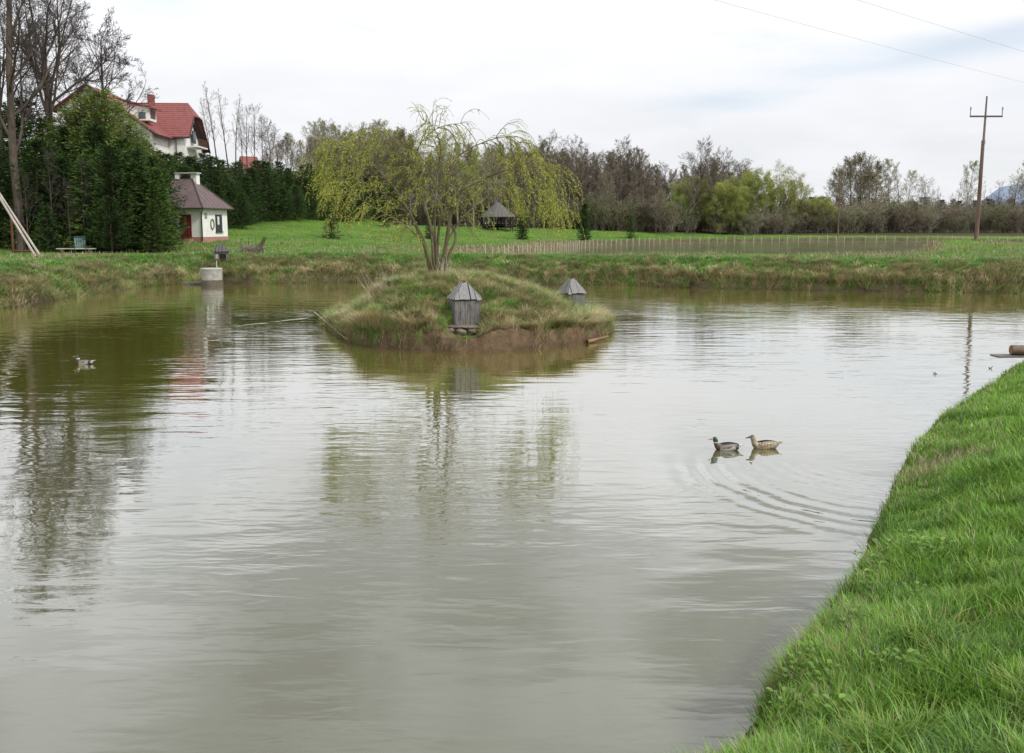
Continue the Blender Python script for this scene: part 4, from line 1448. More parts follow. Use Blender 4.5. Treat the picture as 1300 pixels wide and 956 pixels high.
LIMBS = [([(548, 356), (541, 318), (531, 293), (519, 268), (500, 238), (478, 214), (455, 196), (430, 188), (412, 194), (402, 204)], 0.068, 0.5),
         ([(552, 356), (549, 312), (545, 280), (533, 242), (519, 206), (504, 182), (488, 168), (470, 168), (455, 178)], 0.055, -0.8),
         ([(556, 356), (556, 302), (561, 266), (563, 226), (558, 196), (549, 174), (541, 162)], 0.052, 1.2),
         ([(559, 356), (567, 306), (573, 270), (584, 243), (610, 229), (640, 216), (665, 211), (690, 214), (708, 230)], 0.075, -0.5),
         ([(561, 356), (571, 322), (579, 301), (572, 284), (564, 270), (567, 240), (576, 206), (592, 191), (616, 180), (642, 174), (660, 184)], 0.06, 0.7),
         ([(553, 356), (545, 327), (537, 309), (520, 291), (498, 276), (472, 262), (452, 250), (436, 246)], 0.045, -1.2),
         ([(555, 356), (553, 310), (552, 262), (556, 220), (559, 184), (549, 160), (536, 152)], 0.042, -1.4),
         ([(557, 356), (564, 318), (576, 292), (598, 266), (628, 246), (658, 240), (690, 250), (706, 268)], 0.045, 1.6),
         ([(550, 356), (540, 320), (534, 296), (505, 258), (476, 240), (450, 226), (428, 220), (414, 226)], 0.045, 1.7),
         ([(554, 356), (551, 300), (538, 262), (527, 222), (530, 190), (543, 172), (562, 160), (590, 156)], 0.042, 0.3)]
stems, crownS, whips = [], [], []
for li, (pp_, r0, dy) in enumerate(LIMBS):
    pts = []
    for k, (px, py) in enumerate(pp_):
        f = k / (len(pp_) - 1)
        q_ = at_y(px, py, 30.0 + dy * f + (random.uniform(-.15, .15) if k else 0.14 * math.sin(li * 2.1)))
        pts.append(q_ - Vector((wx, wy, wz)))
    pts = catmull(pts, 4)
    m = len(pts) - 1
    for k in range(m):
        ra = r0 * (1 - 0.88 * k / m); rb = r0 * (1 - 0.88 * (k + 1) / m)
        stems.append((pts[k][:], pts[k + 1][:], ra, rb))
        t = k / m
        if t > 0.30:
            for _ in range(3 if t < 0.8 else 4):
                if random.random() > (0.85 if abs(pts[k].x) > 1.8 else 0.6): continue
                dd = (pts[k + 1] - pts[k]).normalized()
                d = (dd * 0.7 + rand_perp(dd) * 0.8 + Vector((0, 0, 0.12))).normalized()
                p = pts[k].copy(); L_ = random.uniform(0.4, 1.25) * (1.15 - 0.3 * t)
                n_ = 6; bp_ = [p.copy()]
                for s_ in range(n_):
                    d = (d + Vector((random.gauss(0, .12), random.gauss(0, .12), random.gauss(0, .08) - 0.10 - 0.05 * s_))).normalized()
                    q_ = p + d * L_ / n_
                    crownS.append((p[:], q_[:], 0.014 * (1 - 0.6 * s_ / n_), 0.014 * (1 - 0.6 * (s_ + 1) / n_)))
                    p = q_; bp_.append(p.copy())
                whips.append((bp_, t))
leafC, leafD = [], []
for bp_, t in whips:
    ctr = abs(bp_[-1].x + 0.2)
    for _ in range(random.randint(3, 6) if ctr > 2.3 else random.randint(2, 5)):
        k = random.randrange(2, len(bp_))
        p = bp_[k].copy()
        d = (bp_[k] - bp_[k - 1]).normalized() * 0.8 + Vector((random.gauss(0, .35), random.gauss(0, .35), random.gauss(0.0, .25)))
        side = abs(p.x) / 4.0
        L_ = random.uniform(0.25, 0.7) + random.random() * (0.5 if p.x < 0 else 1.15) * max(0, side - 0.25) ** 0.8
        n_ = max(4, int(L_ / 0.13))
        for s_ in range(n_):
            d = (d.normalized() + Vector((random.gauss(0, .07), random.gauss(0, .07), -0.28))).normalized()
            q_ = p + d * L_ / n_
            crownS.append((p[:], q_[:], 0.0055, 0.0045))
            for _k in range(3 if random.random() < 0.15 + 0.7 * side else 1):
                f = random.random()
                leafC.append((p.lerp(q_, f) + Vector((random.gauss(0, .012), random.gauss(0, .012), 0)))[:])
                leafD.append((d * 0.6 + Vector((random.gauss(0, .6), random.gauss(0, .6), random.gauss(-.2, .5)))).normalized()[:])
            p = q_
seg_obj('trunk', stems, 7, M_bark_green, wil)
M_shoot = mat_noise('willow_shoots', (0.16, 0.15, 0.045), (0.24, 0.22, 0.07), 3, rough=0.7)
seg_obj('crown', crownS, 3, M_shoot, wil)
leafC = np.array(leafC); leafD = np.array(leafD); n_ = len(leafC)
lc = pick([(0.50, 0.56, 0.10), (0.44, 0.52, 0.09), (0.58, 0.60, 0.13), (0.38, 0.47, 0.085)], n_)
V, Q, cc = leaves_np(leafC, leafD, 0.062 * (0.6 + 0.8 * rng.random(n_)), 0.022 * (0.7 + 0.6 * rng.random(n_)), lc)
obj('foliage', mesh_np('foliage', V, Q, None, cc, M_leaf), wil)
print('willow leaves', n_)


# ------------------------------------------------------------------ buildings
M_white = mat_noise('white_render', (0.68, 0.67, 0.63), (0.82, 0.81, 0.78), 1.6, rough=0.9)
M_plinth = mat_noise('pink_stone_plinth', (0.30, 0.15, 0.115), (0.43, 0.24, 0.19), 6, rough=0.9)
M_roofbrown = mat_noise('brown_sheet_roof', (0.105, 0.072, 0.072), (0.150, 0.108, 0.106), 2, (1, 1, 1), rough=0.55)
M_door = mat_noise('dark_red_door', (0.10, 0.014, 0.014), (0.15, 0.022, 0.02), 4, rough=0.5)
M_frame = mat_noise('dark_window_frame', (0.03, 0.035, 0.038), (0.05, 0.055, 0.06), 4, rough=0.5)
M_pane = mat_noise('window_glass', (0.035, 0.045, 0.05), (0.075, 0.09, 0.10), 1.2, rough=0.08, spec=0.8)
M_gutter = mat_plain('brown_gutter', (0.06, 0.045, 0.04))
M_whitepaint = mat_plain('white_paint', (0.72, 0.72, 0.70))


def roof_tile_mat(name, c1, c2):
    m, nt, out = new_mat(name)
    L = nt.links.new
    tc = N(nt, 'ShaderNodeTexCoord')
    wv = N(nt, 'ShaderNodeTexWave', wave_type='BANDS', bands_direction='Z', Scale=1.1, Distortion=0.6)
    wv.inputs['Detail Scale'].default_value = 3
    L(tc.outputs['Object'], wv.inputs['Vector'])
    nz = N(nt, 'ShaderNodeTexNoise', Scale=2.4, Detail=5.0)
    L(tc.outputs['Object'], nz.inputs['Vector'])
    ad = N(nt, 'ShaderNodeMath', operation='MULTIPLY_ADD')
    ad.inputs[1].default_value = 0.45
    L(wv.outputs['Fac'], ad.inputs[0]); L(nz.outputs['Fac'], ad.inputs[2])
    rp = N(nt, 'ShaderNodeValToRGB')
    rp.color_ramp.elements[0].position = 0.35; rp.color_ramp.elements[0].color = (*c1, 1)
    rp.color_ramp.elements[1].position = 0.95; rp.color_ramp.elements[1].color = (*c2, 1)
    L(ad.outputs[0], rp.inputs['Fac'])
    b = N(nt, 'ShaderNodeBsdfPrincipled', Roughness=0.6)
    L(rp.outputs[0], b.inputs['Base Color'])
    bp = N(nt, 'ShaderNodeBump', Strength=1.0, Distance=0.06)
    L(wv.outputs['Fac'], bp.inputs['Height'])
    L(bp.outputs[0], b.inputs['Normal'])
    L(b.outputs[0], out.inputs['Surface'])
    return m


M_redtile = roof_tile_mat('red_clay_tiles', (0.155, 0.036, 0.033), (0.275, 0.082, 0.072))


def new_bm(): return bmesh.new()


# --- white cottage
cc0 = at_y(257, 308, 76)
cz = g1(cc0.x, 76.0)
cot = thing('white_cottage', 'small white cottage with a brown hipped roof at the edge of the lawn', 'cottage', (cc0.x, 76, cz - 0.05), R(79))
W_, L_, EH = 4.4, 5.6, 3.0
bm = new_bm(); add_box(bm, (W_ / 2, L_ / 2, (0.5 + EH) / 2), (W_, L_, EH - 0.5)); bm_obj('wall', bm, M_white, cot)
bm = new_bm(); add_box(bm, (W_ / 2, L_ / 2, 0.10), (W_ + 0.08, L_ + 0.08, 0.84)); bm_obj('plinth', bm, M_plinth, cot)
ov = 0.42
x0, x1, y0, y1 = -ov, W_ + ov, -ov, L_ + ov
rz_ = EH + 2.72
ry0, ry1 = L_ / 2 - 0.75, L_ / 2 + 0.75
bm = new_bm()
pts_ = [(x0, y0, EH - 0.08), (x1, y0, EH - 0.08), (x1, y1, EH - 0.08), (x0, y1, EH - 0.08), (W_ / 2, ry0, rz_), (W_ / 2, ry1, rz_),
        (x0, y0, EH + 0.06), (x1, y0, EH + 0.06), (x1, y1, EH + 0.06), (x0, y1, EH + 0.06)]
vs = [bm.verts.new(p) for p in pts_]
for f in [(6, 7, 4), (7, 8, 5, 4), (8, 9, 5), (9, 6, 4, 5), (0, 1, 7, 6), (1, 2, 8, 7), (2, 3, 9, 8), (3, 0, 6, 9), (3, 2, 1, 0)]:
    bm.faces.new([vs[i_] for i_ in f])
roof = bm_obj('roof', bm, M_roofbrown, cot)
bm = new_bm()
for a_, b_ in [(6, 4), (7, 4), (8, 5), (9, 5), (4, 5)]:
    add_rod(bm, pts_[a_], pts_[b_], 0.07, n=6)
bm_obj('ridge_cap', bm, M_gutter, roof)
# standing seams
bm = new_bm()
for k in range(1, 9):
    yk = y0 + (y1 - y0) * k / 9
    tt = min(1, (yk - y0) / (ry0 - y0), (y1 - yk) / (y1 - ry1))
    add_rod(bm, (x0, yk, EH + 0.07), (x0 + (W_ / 2 - x0) * tt, yk, EH + 0.07 + (rz_ - EH - 0.06) * tt), 0.022, n=4)
for k in range(1, 8):
    xk = x0 + (x1 - x0) * k / 8
    tt = min(1, (xk - x0) / (W_ / 2 - x0), (x1 - xk) / (x1 - W_ / 2))
    add_rod(bm, (xk, y0, EH + 0.07), (xk, y0 + (ry0 - y0) * tt, EH + 0.07 + (rz_ - EH - 0.06) * tt), 0.022, n=4)
bm_obj('roof_seam', bm, M_roofbrown, roof)
bm = new_bm(); add_box(bm, (W_ / 2 + 0.15, L_ / 2 - 1.0, rz_ - 0.15), (0.55, 0.55, 1.1)); ch = bm_obj('chimney', bm, M_white, roof)
bm = new_bm(); add_box(bm, (W_ / 2 + 0.05, L_ / 2 - 0.35, rz_ + 0.42), (0.75, 2.2, 0.10)); bm_obj('chimney_cap', bm, mat_plain('pale_concrete', (0.5, 0.49, 0.46)), ch)
bm = new_bm(); add_box(bm, (W_ / 2 - 0.1, L_ / 2 + 0.55, rz_ + 0.14), (0.35, 0.35, 0.5)); bm_obj('chimney', bm, M_white, roof)
bm = new_bm()
for (a_, b_) in [((x0 - .05, y0 - .05, EH - .02), (x1 + .05, y0 - .05, EH - .02)), ((x0 - .05, y0 - .05, EH - .02), (x0 - .05, y1, EH - .02))]:
    add_rod(bm, a_, b_, 0.07, n=8)
bm_obj('gutter', bm, M_gutter, cot)
bm = new_bm(); add_rod(bm, (x0 + .02, y0 + .02, EH - .08), (-0.08, -0.08, EH - .45), 0.05); add_rod(bm, (-0.08, -0.08, EH - .45), (-0.08, -0.08, 0.2), 0.05); bm_obj('downpipe', bm, M_gutter, cot)
# right wall (y = 0): window, wreath, vent
bm = new_bm(); add_box(bm, (2.85, -0.015, 1.72), (1.10, 0.08, 1.52)); wn = bm_obj('window', bm, M_frame, cot)
bm = new_bm(); add_box(bm, (2.60, -0.062, 1.72), (0.44, 0.02, 1.36)); add_box(bm, (3.10, -0.062, 1.72), (0.44, 0.02, 1.36)); bm_obj('pane', bm, M_pane, wn)
bm = new_bm(); add_box(bm, (2.85, -0.07, 0.92), (1.25, 0.16, 0.06)); bm_obj('sill', bm, M_gutter, wn)
bm = new_bm(); add_box(bm, (2.70, -0.078, 1.95), (0.30, 0.008, 0.72)); bm_obj('curtain', bm, M_whitepaint, wn)
bm = new_bm()
ring = [(1.72 + 0.28 * math.cos(a_), -0.05, 1.62 + 0.44 * math.sin(a_)) for a_ in np.linspace(0, 2 * PI, 17)]
for a_, b_ in zip(ring[:-1], ring[1:]): add_rod(bm, a_, b_, 0.055, n=6)
bm_obj('wreath', bm, mat_noise('dry_wreath', (0.12, 0.11, 0.08), (0.25, 0.23, 0.18), 30, rough=0.9), cot)
bm = new_bm(); add_box(bm, (0.72, -0.02, 2.36), (0.34, 0.06, 0.46)); bm_obj('vent', bm, mat_plain('grey_vent', (0.25, 0.26, 0.27)), cot)
# left wall (x = 0): door and step
bm = new_bm(); add_box(bm, (-0.02, 1.5, 1.42), (0.08, 1.08, 2.1)); dr = bm_obj('door', bm, M_door, cot)
bm = new_bm()
for zc_ in (0.95, 1.85): add_box(bm, (-0.075, 1.5, zc_), (0.03, 0.72, 0.6), bevel=0.01)
bm_obj('door_panel', bm, M_door, dr)
bm = new_bm(); add_rod(bm, (-0.12, 1.12, 1.35), (-0.12, 1.22, 1.35), 0.025); bm_obj('handle', bm, mat_plain('steel', (0.4, 0.4, 0.4)), dr)
bm = new_bm(); add_box(bm, (-0.35, 1.5, 0.15), (0.6, 1.4, 0.42)); bm_obj('step', bm, M_plinth, cot)
bm = new_bm()
for k in range(9): add_box(bm, (-0.03, 2.6 + 0.11 * k, 1.7), (0.05, 0.06, 1.2))
bm_obj('shutter', bm, M_whitepaint, cot)

# --- big red-roofed house on the hill
hp = at_y(205, 200, 112)
hz0 = g1(hp.x, 112.0)
big = thing('red_roofed_house', 'big white house with red tiled gables on the hill at the left', 'house', (hp.x - 0.4, 112, hz0), R(3), None, (0.94, 0.94, 1.0))
zz0 = lambda z: z - hz0
tz = dict(r=19.3, e=14.6, m=17.55)


def roof_slab(bm, pts, th=0.16):
    add_poly(bm, pts, th)


bm = new_bm()
Rg, Ef, Mid = zz0(19.3), zz0(14.6), zz0(17.5)
roof_slab(bm, [(-7.6, 0, Ef), (4.2, 0, Ef), (4.2, 2.6, Mid), (3.0, 4.2, Rg), (-7.6, 4.2, Rg)])
roof_slab(bm, [(4.2, 2.6, Mid), (4.2, 5.8, Mid), (3.0, 4.2, Rg)])
roof_slab(bm, [(3.0, 4.2, Rg), (4.2, 5.8, Mid), (4.2, 9.4, zz0(13.4)), (-7.6, 9.4, zz0(13.4)), (-7.6, 4.2, Rg)])
rf = bm_obj('roof', bm, M_redtile, big)
bm = new_bm()
for a_, b_ in [((4.22, 2.6, Mid - .12), (4.22, 0, Ef - .12)), ((4.22, 5.8, Mid - .12), (4.22, 9.4, zz0(13.4) - .12))]:
    add_rod(bm, a_, b_, 0.13, n=4)
add_rod(bm, (-7.6, 0.02, Ef - 0.1), (4.2, 0.02, Ef - 0.1), 0.10, n=6)
add_poly(bm, [(4.15, 4.4, zz0(16.9)), (4.15, 9.2, zz0(13.4)), (3.3, 9.2, zz0(13.2)), (3.3, 4.4, zz0(16.7))], 0.05)
bm_obj('bargeboard', bm, mat_plain('dark_brown_timber', (0.045, 0.022, 0.02)), rf)
bm = new_bm(); add_box(bm, (-2.2, 4.8, zz0(19.6)), (0.8, 0.7, 1.6)); bm_obj('chimney', bm, mat_noise('red_brick', (0.18, 0.06, 0.05), (0.28, 0.10, 0.08), 12), rf)
bm = new_bm()
add_poly(bm, [(3.3, 0.5, -1), (3.3, 8.9, -1), (3.3, 8.9, zz0(13.8)), (3.3, 5.6, zz0(17.3)), (3.3, 2.7, zz0(17.3)), (3.3, 0.5, zz0(14.9))], 0.3)
add_poly(bm, [(-7.0, 0.5, -1), (3.0, 0.5, -1), (3.0, 0.5, zz0(14.9)), (-7.0, 0.5, zz0(14.9))], 0.3)
add_poly(bm, [(-7.0, 8.9, -1), (3.0, 8.9, -1), (3.0, 8.9, zz0(13.6)), (-7.0, 8.9, zz0(13.6))], -0.3)
bm_obj('wall', bm, M_white, big)
# gabled wing facing the pond
Ag = zz0(20.1)
bm = new_bm()
roof_slab(bm, [(-6.4, -6.2, Ag), (-6.4, 4.0, Ag), (2.1, 4.0, Ef - 0.2), (2.1, -6.2, Ef - 0.2)], -0.2)
roof_slab(bm, [(-6.4, -6.2, Ag), (-6.4, 4.0, Ag), (-11.0, 4.0, Ag - 3.05), (-11.0, -6.2, Ag - 3.05)], 0.2)
rw = bm_obj('roof', bm, M_redtile, big)
bm = new_bm()
add_rod(bm, (-6.4, -6.25, Ag - .1), (2.1, -6.25, Ef - 0.3), 0.17, n=4); add_rod(bm, (-6.4, -6.25, Ag - .1), (-11.0, -6.25, Ag - 3.15), 0.17, n=4)
add_rod(bm, (2.15, -6.2, Ef - 0.3), (2.15, 0.2, Ef - 0.3), 0.10, n=6)
bm_obj('bargeboard', bm, mat_plain('red_brown_timber', (0.10, 0.025, 0.022)), rw)
bm = new_bm()
add_poly(bm, [(-10.4, -5.6, -1), (1.3, -5.6, -1), (1.3, -5.6, Ef + 0.05), (-6.4, -5.6, Ag - 0.35), (-10.4, -5.6, Ag - 3.0)], 0.3)
add_poly(bm, [(1.3, -5.3, -1), (1.3, 0.4, -1), (1.3, 0.4, Ef + 0.1), (1.3, -5.3, Ef + 0.1)], 0.3)
bm_obj('wall', bm, M_white, big)
# dormer on the wing's right slope
bm = new_bm(); add_box(bm, (-1.0, -3.0, zz0(17.0)), (3.2, 2.6, 1.7)); dm = bm_obj('dormer', bm, M_white, big)
bm = new_bm(); roof_slab(bm, [(-3.6, -4.7, zz0(18.7)), (1.2, -4.7, zz0(17.55)), (1.2, -1.3, zz0(17.55)), (-3.6, -1.3, zz0(18.7))], -0.18); bm_obj('dormer_roof', bm, M_redtile, dm)
bm = new_bm(); add_box(bm, (0.62, -3.0, zz0(16.95)), (0.06, 1.8, 0.95)); add_box(bm, (-0.3, -4.32, zz0(16.75)), (0.9, 0.06, 0.8)); bm_obj('dormer_window', bm, M_pane, dm)
for (xw, yw, zw, sx_, sy_, sz_) in [(-0.3, -5.66, 13.2, 1.0, 0.1, 1.3), (-2.6, -5.66, 13.2, 1.0, 0.1, 1.3), (-5.0, -5.66, 16.2, 1.1, 0.1, 1.4), (-8.2, -5.66, 16.2, 1.1, 0.1, 1.4)]:
    bm = new_bm(); add_box(bm, (xw, yw, zz0(zw)), (sx_ + .24, sy_, sz_ + .24)); wn = bm_obj('window', bm, mat_plain('brown_frame', (0.10, 0.05, 0.03)), big)
    bm = new_bm(); add_box(bm, (xw, yw - 0.06, zz0(zw)), (sx_, 0.03, sz_)); bm_obj('pane', bm, M_pane, wn)
bm = new_bm(); add_box(bm, (3.66, 4.0, zz0(14.9)), (0.1, 1.4, 1.6)); wn = bm_obj('window', bm, M_frame, big)
bm = new_bm(); add_box(bm, (3.72, 4.0, zz0(14.9)), (0.03, 1.2, 1.4)); bm_obj('pane', bm, M_pane, wn)
bm = new_bm(); add_box(bm, (4.2, 3.8, zz0(13.55)), (1.5, 4.2, 0.16)); bl = bm_obj('balcony', bm, M_white, big)
bm = new_bm()
for k in range(12): add_box(bm, (4.9, 1.8 + 0.36 * k, zz0(14.05)), (0.07, 0.1, 0.8))
add_box(bm, (4.9, 3.8, zz0(14.5)), (0.1, 4.2, 0.1))
bm_obj('balcony_railing', bm, mat_plain('brown_railing', (0.09, 0.045, 0.03)), bl)
bm = new_bm(); add_box(bm, (-1.4, -6.1, zz0(12.2)), (4.6, 1.0, 0.16)); bl2 = bm_obj('balcony', bm, M_white, big)
bm = new_bm()
for k in range(14): add_box(bm, (-3.6 + 0.34 * k, -6.55, zz0(12.65)), (0.1, 0.06, 0.75))
add_box(bm, (-1.4, -6.55, zz0(13.07)), (4.6, 0.1, 0.1)); bm_obj('balcony_railing', bm, mat_plain('red_brown_railing', (0.16, 0.06, 0.04)), bl2)
bm = new_bm(); add_rod(bm, (2.35, 0.3, Ef - .2), (2.35, 0.3, 0), 0.07); bm_obj('downpipe', bm, M_gutter, big)

# --- far red roof between the bare trees
fp = at_y(316, 210, 150)
fz = g1(fp.x, 150.0)
fh = thing('red_roofed_house', 'small far house with only its red roof showing between the bare trees', 'house', (fp.x, 150, fz), R(35))
zr_, ze_ = 3.6 + 84 * 150 / 1100 - fz, 3.6 + 64 * 150 / 1100 - fz
ze_ = max(ze_, 0.5); zr_ = max(zr_, ze_ + 2)
bm = new_bm(); add_box(bm, (0, 0, ze_ / 2 - 0.5), (2.6, 2.8, ze_ + 1)); bm_obj('wall', bm, M_white, fh)
bm = new_bm()
roof_slab(bm, [(-1.5, -1.7, ze_ - .1), (1.5, -1.7, ze_ - .1), (1.5, 0, zr_), (-1.5, 0, zr_)], 0.15)
roof_slab(bm, [(1.5, 1.7, ze_ - .1), (-1.5, 1.7, ze_ - .1), (-1.5, 0, zr_), (1.5, 0, zr_)], 0.15)
rf = bm_obj('roof', bm, M_redtile, fh)
bm = new_bm(); add_box(bm, (0.8, 0.3, zr_), (0.35, 0.35, 0.6)); bm_obj('chimney', bm, M_white, rf)

# --- gazebo
gp = at_y(632, 290, 117)
gz = g1(gp.x, 117.0)
gaz = thing('wooden_gazebo', 'open wooden gazebo with a grey pointed board roof at the edge of the wood', 'gazebo', (gp.x, 117, gz), R(10))
ht = 3.6 + 28 * 117 / 1100 - gz; he = 3.6 + 9.5 * 117 / 1100 - gz
hexp = lambda r, z, k: (r * math.cos(k * PI / 4 + .39), r * math.sin(k * PI / 4 + .39), z)
bm = new_bm()
for k in range(8):
    for s_ in range(3):
        a0, a1 = k + s_ / 3, k + (s_ + 1) / 3
        e0 = Vector(hexp(2.5, he, k)).lerp(Vector(hexp(2.5, he, k + 1)), s_ / 3 + 0.01)
        e1 = Vector(hexp(2.5, he, k)).lerp(Vector(hexp(2.5, he, k + 1)), (s_ + 1) / 3 - 0.01)
        t0 = Vector(hexp(0.12, ht, k)).lerp(Vector(hexp(0.12, ht, k + 1)), s_ / 3)
        t1 = Vector(hexp(0.12, ht, k)).lerp(Vector(hexp(0.12, ht, k + 1)), (s_ + 1) / 3)
        dz_ = Vector((0, 0, random.uniform(-0.03, 0.03)))
        add_poly(bm, [e0 + dz_, e1 + dz_, t1 + dz_, t0 + dz_], 0.05)
bm_obj('roof', bm, mat_noise('gazebo_roof_boards', (0.055, 0.053, 0.05), (0.18, 0.175, 0.165), 9, (5, 5, 0.5), rough=0.9), gaz)
for k in range(8):
    bm = new_bm(); add_rod(bm, hexp(2.05, -0.3, k), hexp(2.05, he + 0.25, k), 0.085, n=8); bm_obj('post', bm, M_bark, gaz)
bm = new_bm()
for k in range(8):
    if k == 5: continue
    a_, b_ = Vector(hexp(2.05, 0.7, k)), Vector(hexp(2.05, 0.7, k + 1))
    add_rod(bm, a_, b_, 0.05, n=6); add_rod(bm, a_ - Vector((0, 0, .3)), b_ - Vector((0, 0, .3)), 0.16, n=4)
bm_obj('railing', bm, M_dark, gaz)
bm = new_bm(); add_box(bm, (0, 0, 0.62), (1.3, 0.8, 0.07)); add_box(bm, (0, 0, 0.3), (0.2, 0.5, 0.6)); bm_obj('table', bm, M_dark, gaz)


# ------------------------------------------------------------------ duck houses
def duck_house(label, loc, rz, wd, bh, rh, over, seed, front_hole=False, roofmat=M_greyroof, sides=4):
    random.seed(seed)
    root = thing('duck_house', label, 'duck house', loc, rz, 'wooden duck houses')
    h = wd / 2
    bm = new_bm()
    nb = 5
    for s_ in range(4):
        Mx = Matrix.Rotation(s_ * PI / 2, 4, 'Z')
        for k in range(nb):
            bw = wd / nb
            dd = random.uniform(-0.006, 0.006)
            x_ = -h + bw * (k + 0.5)
            if front_hole and s_ == 0 and k in (2, 3):
                add_box(bm, (x_, -h + dd, bh * 0.86), (bw * 0.94, 0.03, bh * 0.28), M=Mx, bevel=0.003)
            else:
                add_box(bm, (x_, -h + dd, bh / 2 - 0.03 + random.uniform(-.01, .01)), (bw * 0.955, 0.03, bh + 0.06), M=Mx, bevel=0.003)
    bm_obj('wall', bm, M_greywood, root)
    bm = new_bm(); add_box(bm, (0, 0, bh / 2), (wd - 0.06, wd - 0.06, bh - 0.04)); bm_obj('inner_box', bm, M_dark, root)
    # near-black pyramid under the boards, then uneven roof boards
    ho = h + over
    bm = new_bm()
    apex = bm.verts.new((0, 0, bh + rh))
    b4 = [bm.verts.new((sx_ * ho * 0.97, sy_ * ho * 0.97, bh - 0.02)) for sx_, sy_ in ((-1, -1), (1, -1), (1, 1), (-1, 1))]
    for k in range(4): bm.faces.new((b4[k], b4[(k + 1) % 4], apex))
    bm.faces.new(b4[::-1])
    rf = bm_obj('roof', bm, M_dark, root)
    bm = new_bm()
    for s_ in range(4):
        Mx = Matrix.Rotation(s_ * PI / 2, 4, 'Z')
        nbd = 5
        for k in range(nbd):
            u0 = -1 + 2 * k / nbd + random.uniform(0.0, 0.05); u1 = -1 + 2 * (k + 1) / nbd - random.uniform(0.0, 0.06)
            um = (u0 + u1) / 2
            top_t = min(0.995, (1 - abs(um)) * 1.0 + 0.22)
            lo = -random.uniform(0.0, 0.10)
            lift = 0.02 + random.uniform(0, 0.022)

            def P(u, t):
                sc_ = 1 - t
                return Mx @ Vector((u * ho * max(sc_, 0.10 if t < 1 else 0.1), -ho * sc_ - lift * 0.7, bh + rh * t + lift))
            u0t = max(-1, min(1, u0)); u1t = max(-1, min(1, u1))
            # boards keep nearly their width to the top, cut where the hip is
            a_ = P(u0, lo); b_ = P(u1, lo)
            xlo0, xlo1 = u0 * ho, u1 * ho
            tt0 = min(0.97, max(0.05, 1 - abs(u0) * 0.9)); tt1 = min(0.97, max(0.05, 1 - abs(u1) * 0.9))
            c_ = Mx @ Vector((xlo1 * 0.9, -ho * (1 - tt1) - lift * 0.7, bh + rh * tt1 + lift))
            d_ = Mx @ Vector((xlo0 * 0.9, -ho * (1 - tt0) - lift * 0.7, bh + rh * tt0 + lift))
            a_ = Mx @ Vector((xlo0, -ho * (1 - lo) - lift * 0.7, bh + rh * lo * 0.6 + lift))
            b_ = Mx @ Vector((xlo1, -ho * (1 - lo) - lift * 0.7, bh + rh * lo * 0.6 + lift))
            add_poly(bm, [a_, b_, c_, d_], 0.022)
    bm_obj('roof_boards', bm, roofmat, rf)
    if front_hole:
        bm = new_bm(); add_box(bm, (0.15, -h - 0.01, bh * 0.36), (wd * 0.42, 0.04, bh * 0.66)); bm_obj('entrance', bm, M_dark, root)  # near-black slab stands in for the shade inside the opening
        bm = new_bm(); add_box(bm, (-0.30 * wd, -h - 0.02, bh * 0.40), (wd * 0.16, 0.04, bh * 0.6)); bm_obj('lit_opening_strip', bm, mat_plain('lit_opening_tone', (0.42, 0.33, 0.27)), root)  # pale strip paints the lit part of the opening
    return root


d1p = at_y(589, 411, 25.6)
zb = d1p.z + 0.0
duck_house('largest grey board duck house, with a splayed plank roof, at the front of the island', (d1p.x, 25.9, zb - 0.12), R(17), 0.76, 0.84, 0.56, 0.045, 5)
d2p = at_y(725, 388, 31.6)
duck_house('grey board duck house half hidden behind the right shoulder of the island', (d2p.x, 31.6, 0.42), R(28), 0.70, 0.70, 0.60, 0.045, 9)
d3p = at_y(281, 325, 55.5)
duck_house('small dark duck house with an open front on the far bank below the cottage', (d3p.x, 55.5, g1(d3p.x, 55.5)), R(14), 0.80, 0.52, 0.50, 0.12, 12, True,
           mat_noise('dark_roof_boards', (0.05, 0.048, 0.047), (0.15, 0.145, 0.14), 10, (5, 5, 0.5), rough=0.85))


# --- stones below the front duck house
def stone(label, loc, s, seed, mat, group=None):
    random.seed(seed)
    bm = new_bm()
    bmesh.ops.create_icosphere(bm, subdivisions=3, radius=1)
    from mathutils import noise as mn
    for v in bm.verts:
        k = 1 + 0.28 * mn.noise(v.co * 1.3 + Vector((seed, 0, 0))) + 0.08 * mn.noise(v.co * 4 + Vector((seed, 3, 0)))
        v.co = Vector((v.co.x * s[0] * k, v.co.y * s[1] * k, max(-0.9, v.co.z) * s[2] * k))
    o = bm_obj('stone', bm, mat, None, True)
    o.location = loc
    o.rotation_euler = (0, 0, random.random() * 0.6 - 0.3)
    tag(o, label, 'stone', group)
    return o


M_stone = mat_noise('field_stone', (0.10, 0.08, 0.06), (0.24, 0.20, 0.155), 7, rough=0.9, bump=0.02)
M_claystone = mat_noise('clay_bank_boulder', (0.15, 0.085, 0.05), (0.27, 0.17, 0.10), 4, rough=0.95, bump=0.03)
stone('flat grey stone slab directly under the front duck house', (d1p.x - 0.05, 25.75, zb - 0.07), (0.62, 0.42, 0.075), 3, M_stone)
for k, (ox, oy, oz, s) in enumerate([(-0.42, -0.45, -0.20, (0.16, 0.14, 0.11)), (-0.08, -0.50, -0.22, (0.18, 0.14, 0.10)), (0.26, -0.46, -0.20, (0.15, 0.13, 0.10)), (0.55, -0.40, -0.18, (0.14, 0.12, 0.10))]):
    stone('rounded field stone in the course under the slab of the front duck house', (d1p.x + ox, 25.9 + oy, zb + oz), s, 20 + k, M_stone, 'stones under the front duck house')
stone('big clay coloured boulder at the waterline below the front duck house', (d1p.x - 0.15, 25.15, 0.08), (0.62, 0.30, 0.22), 31, M_claystone)
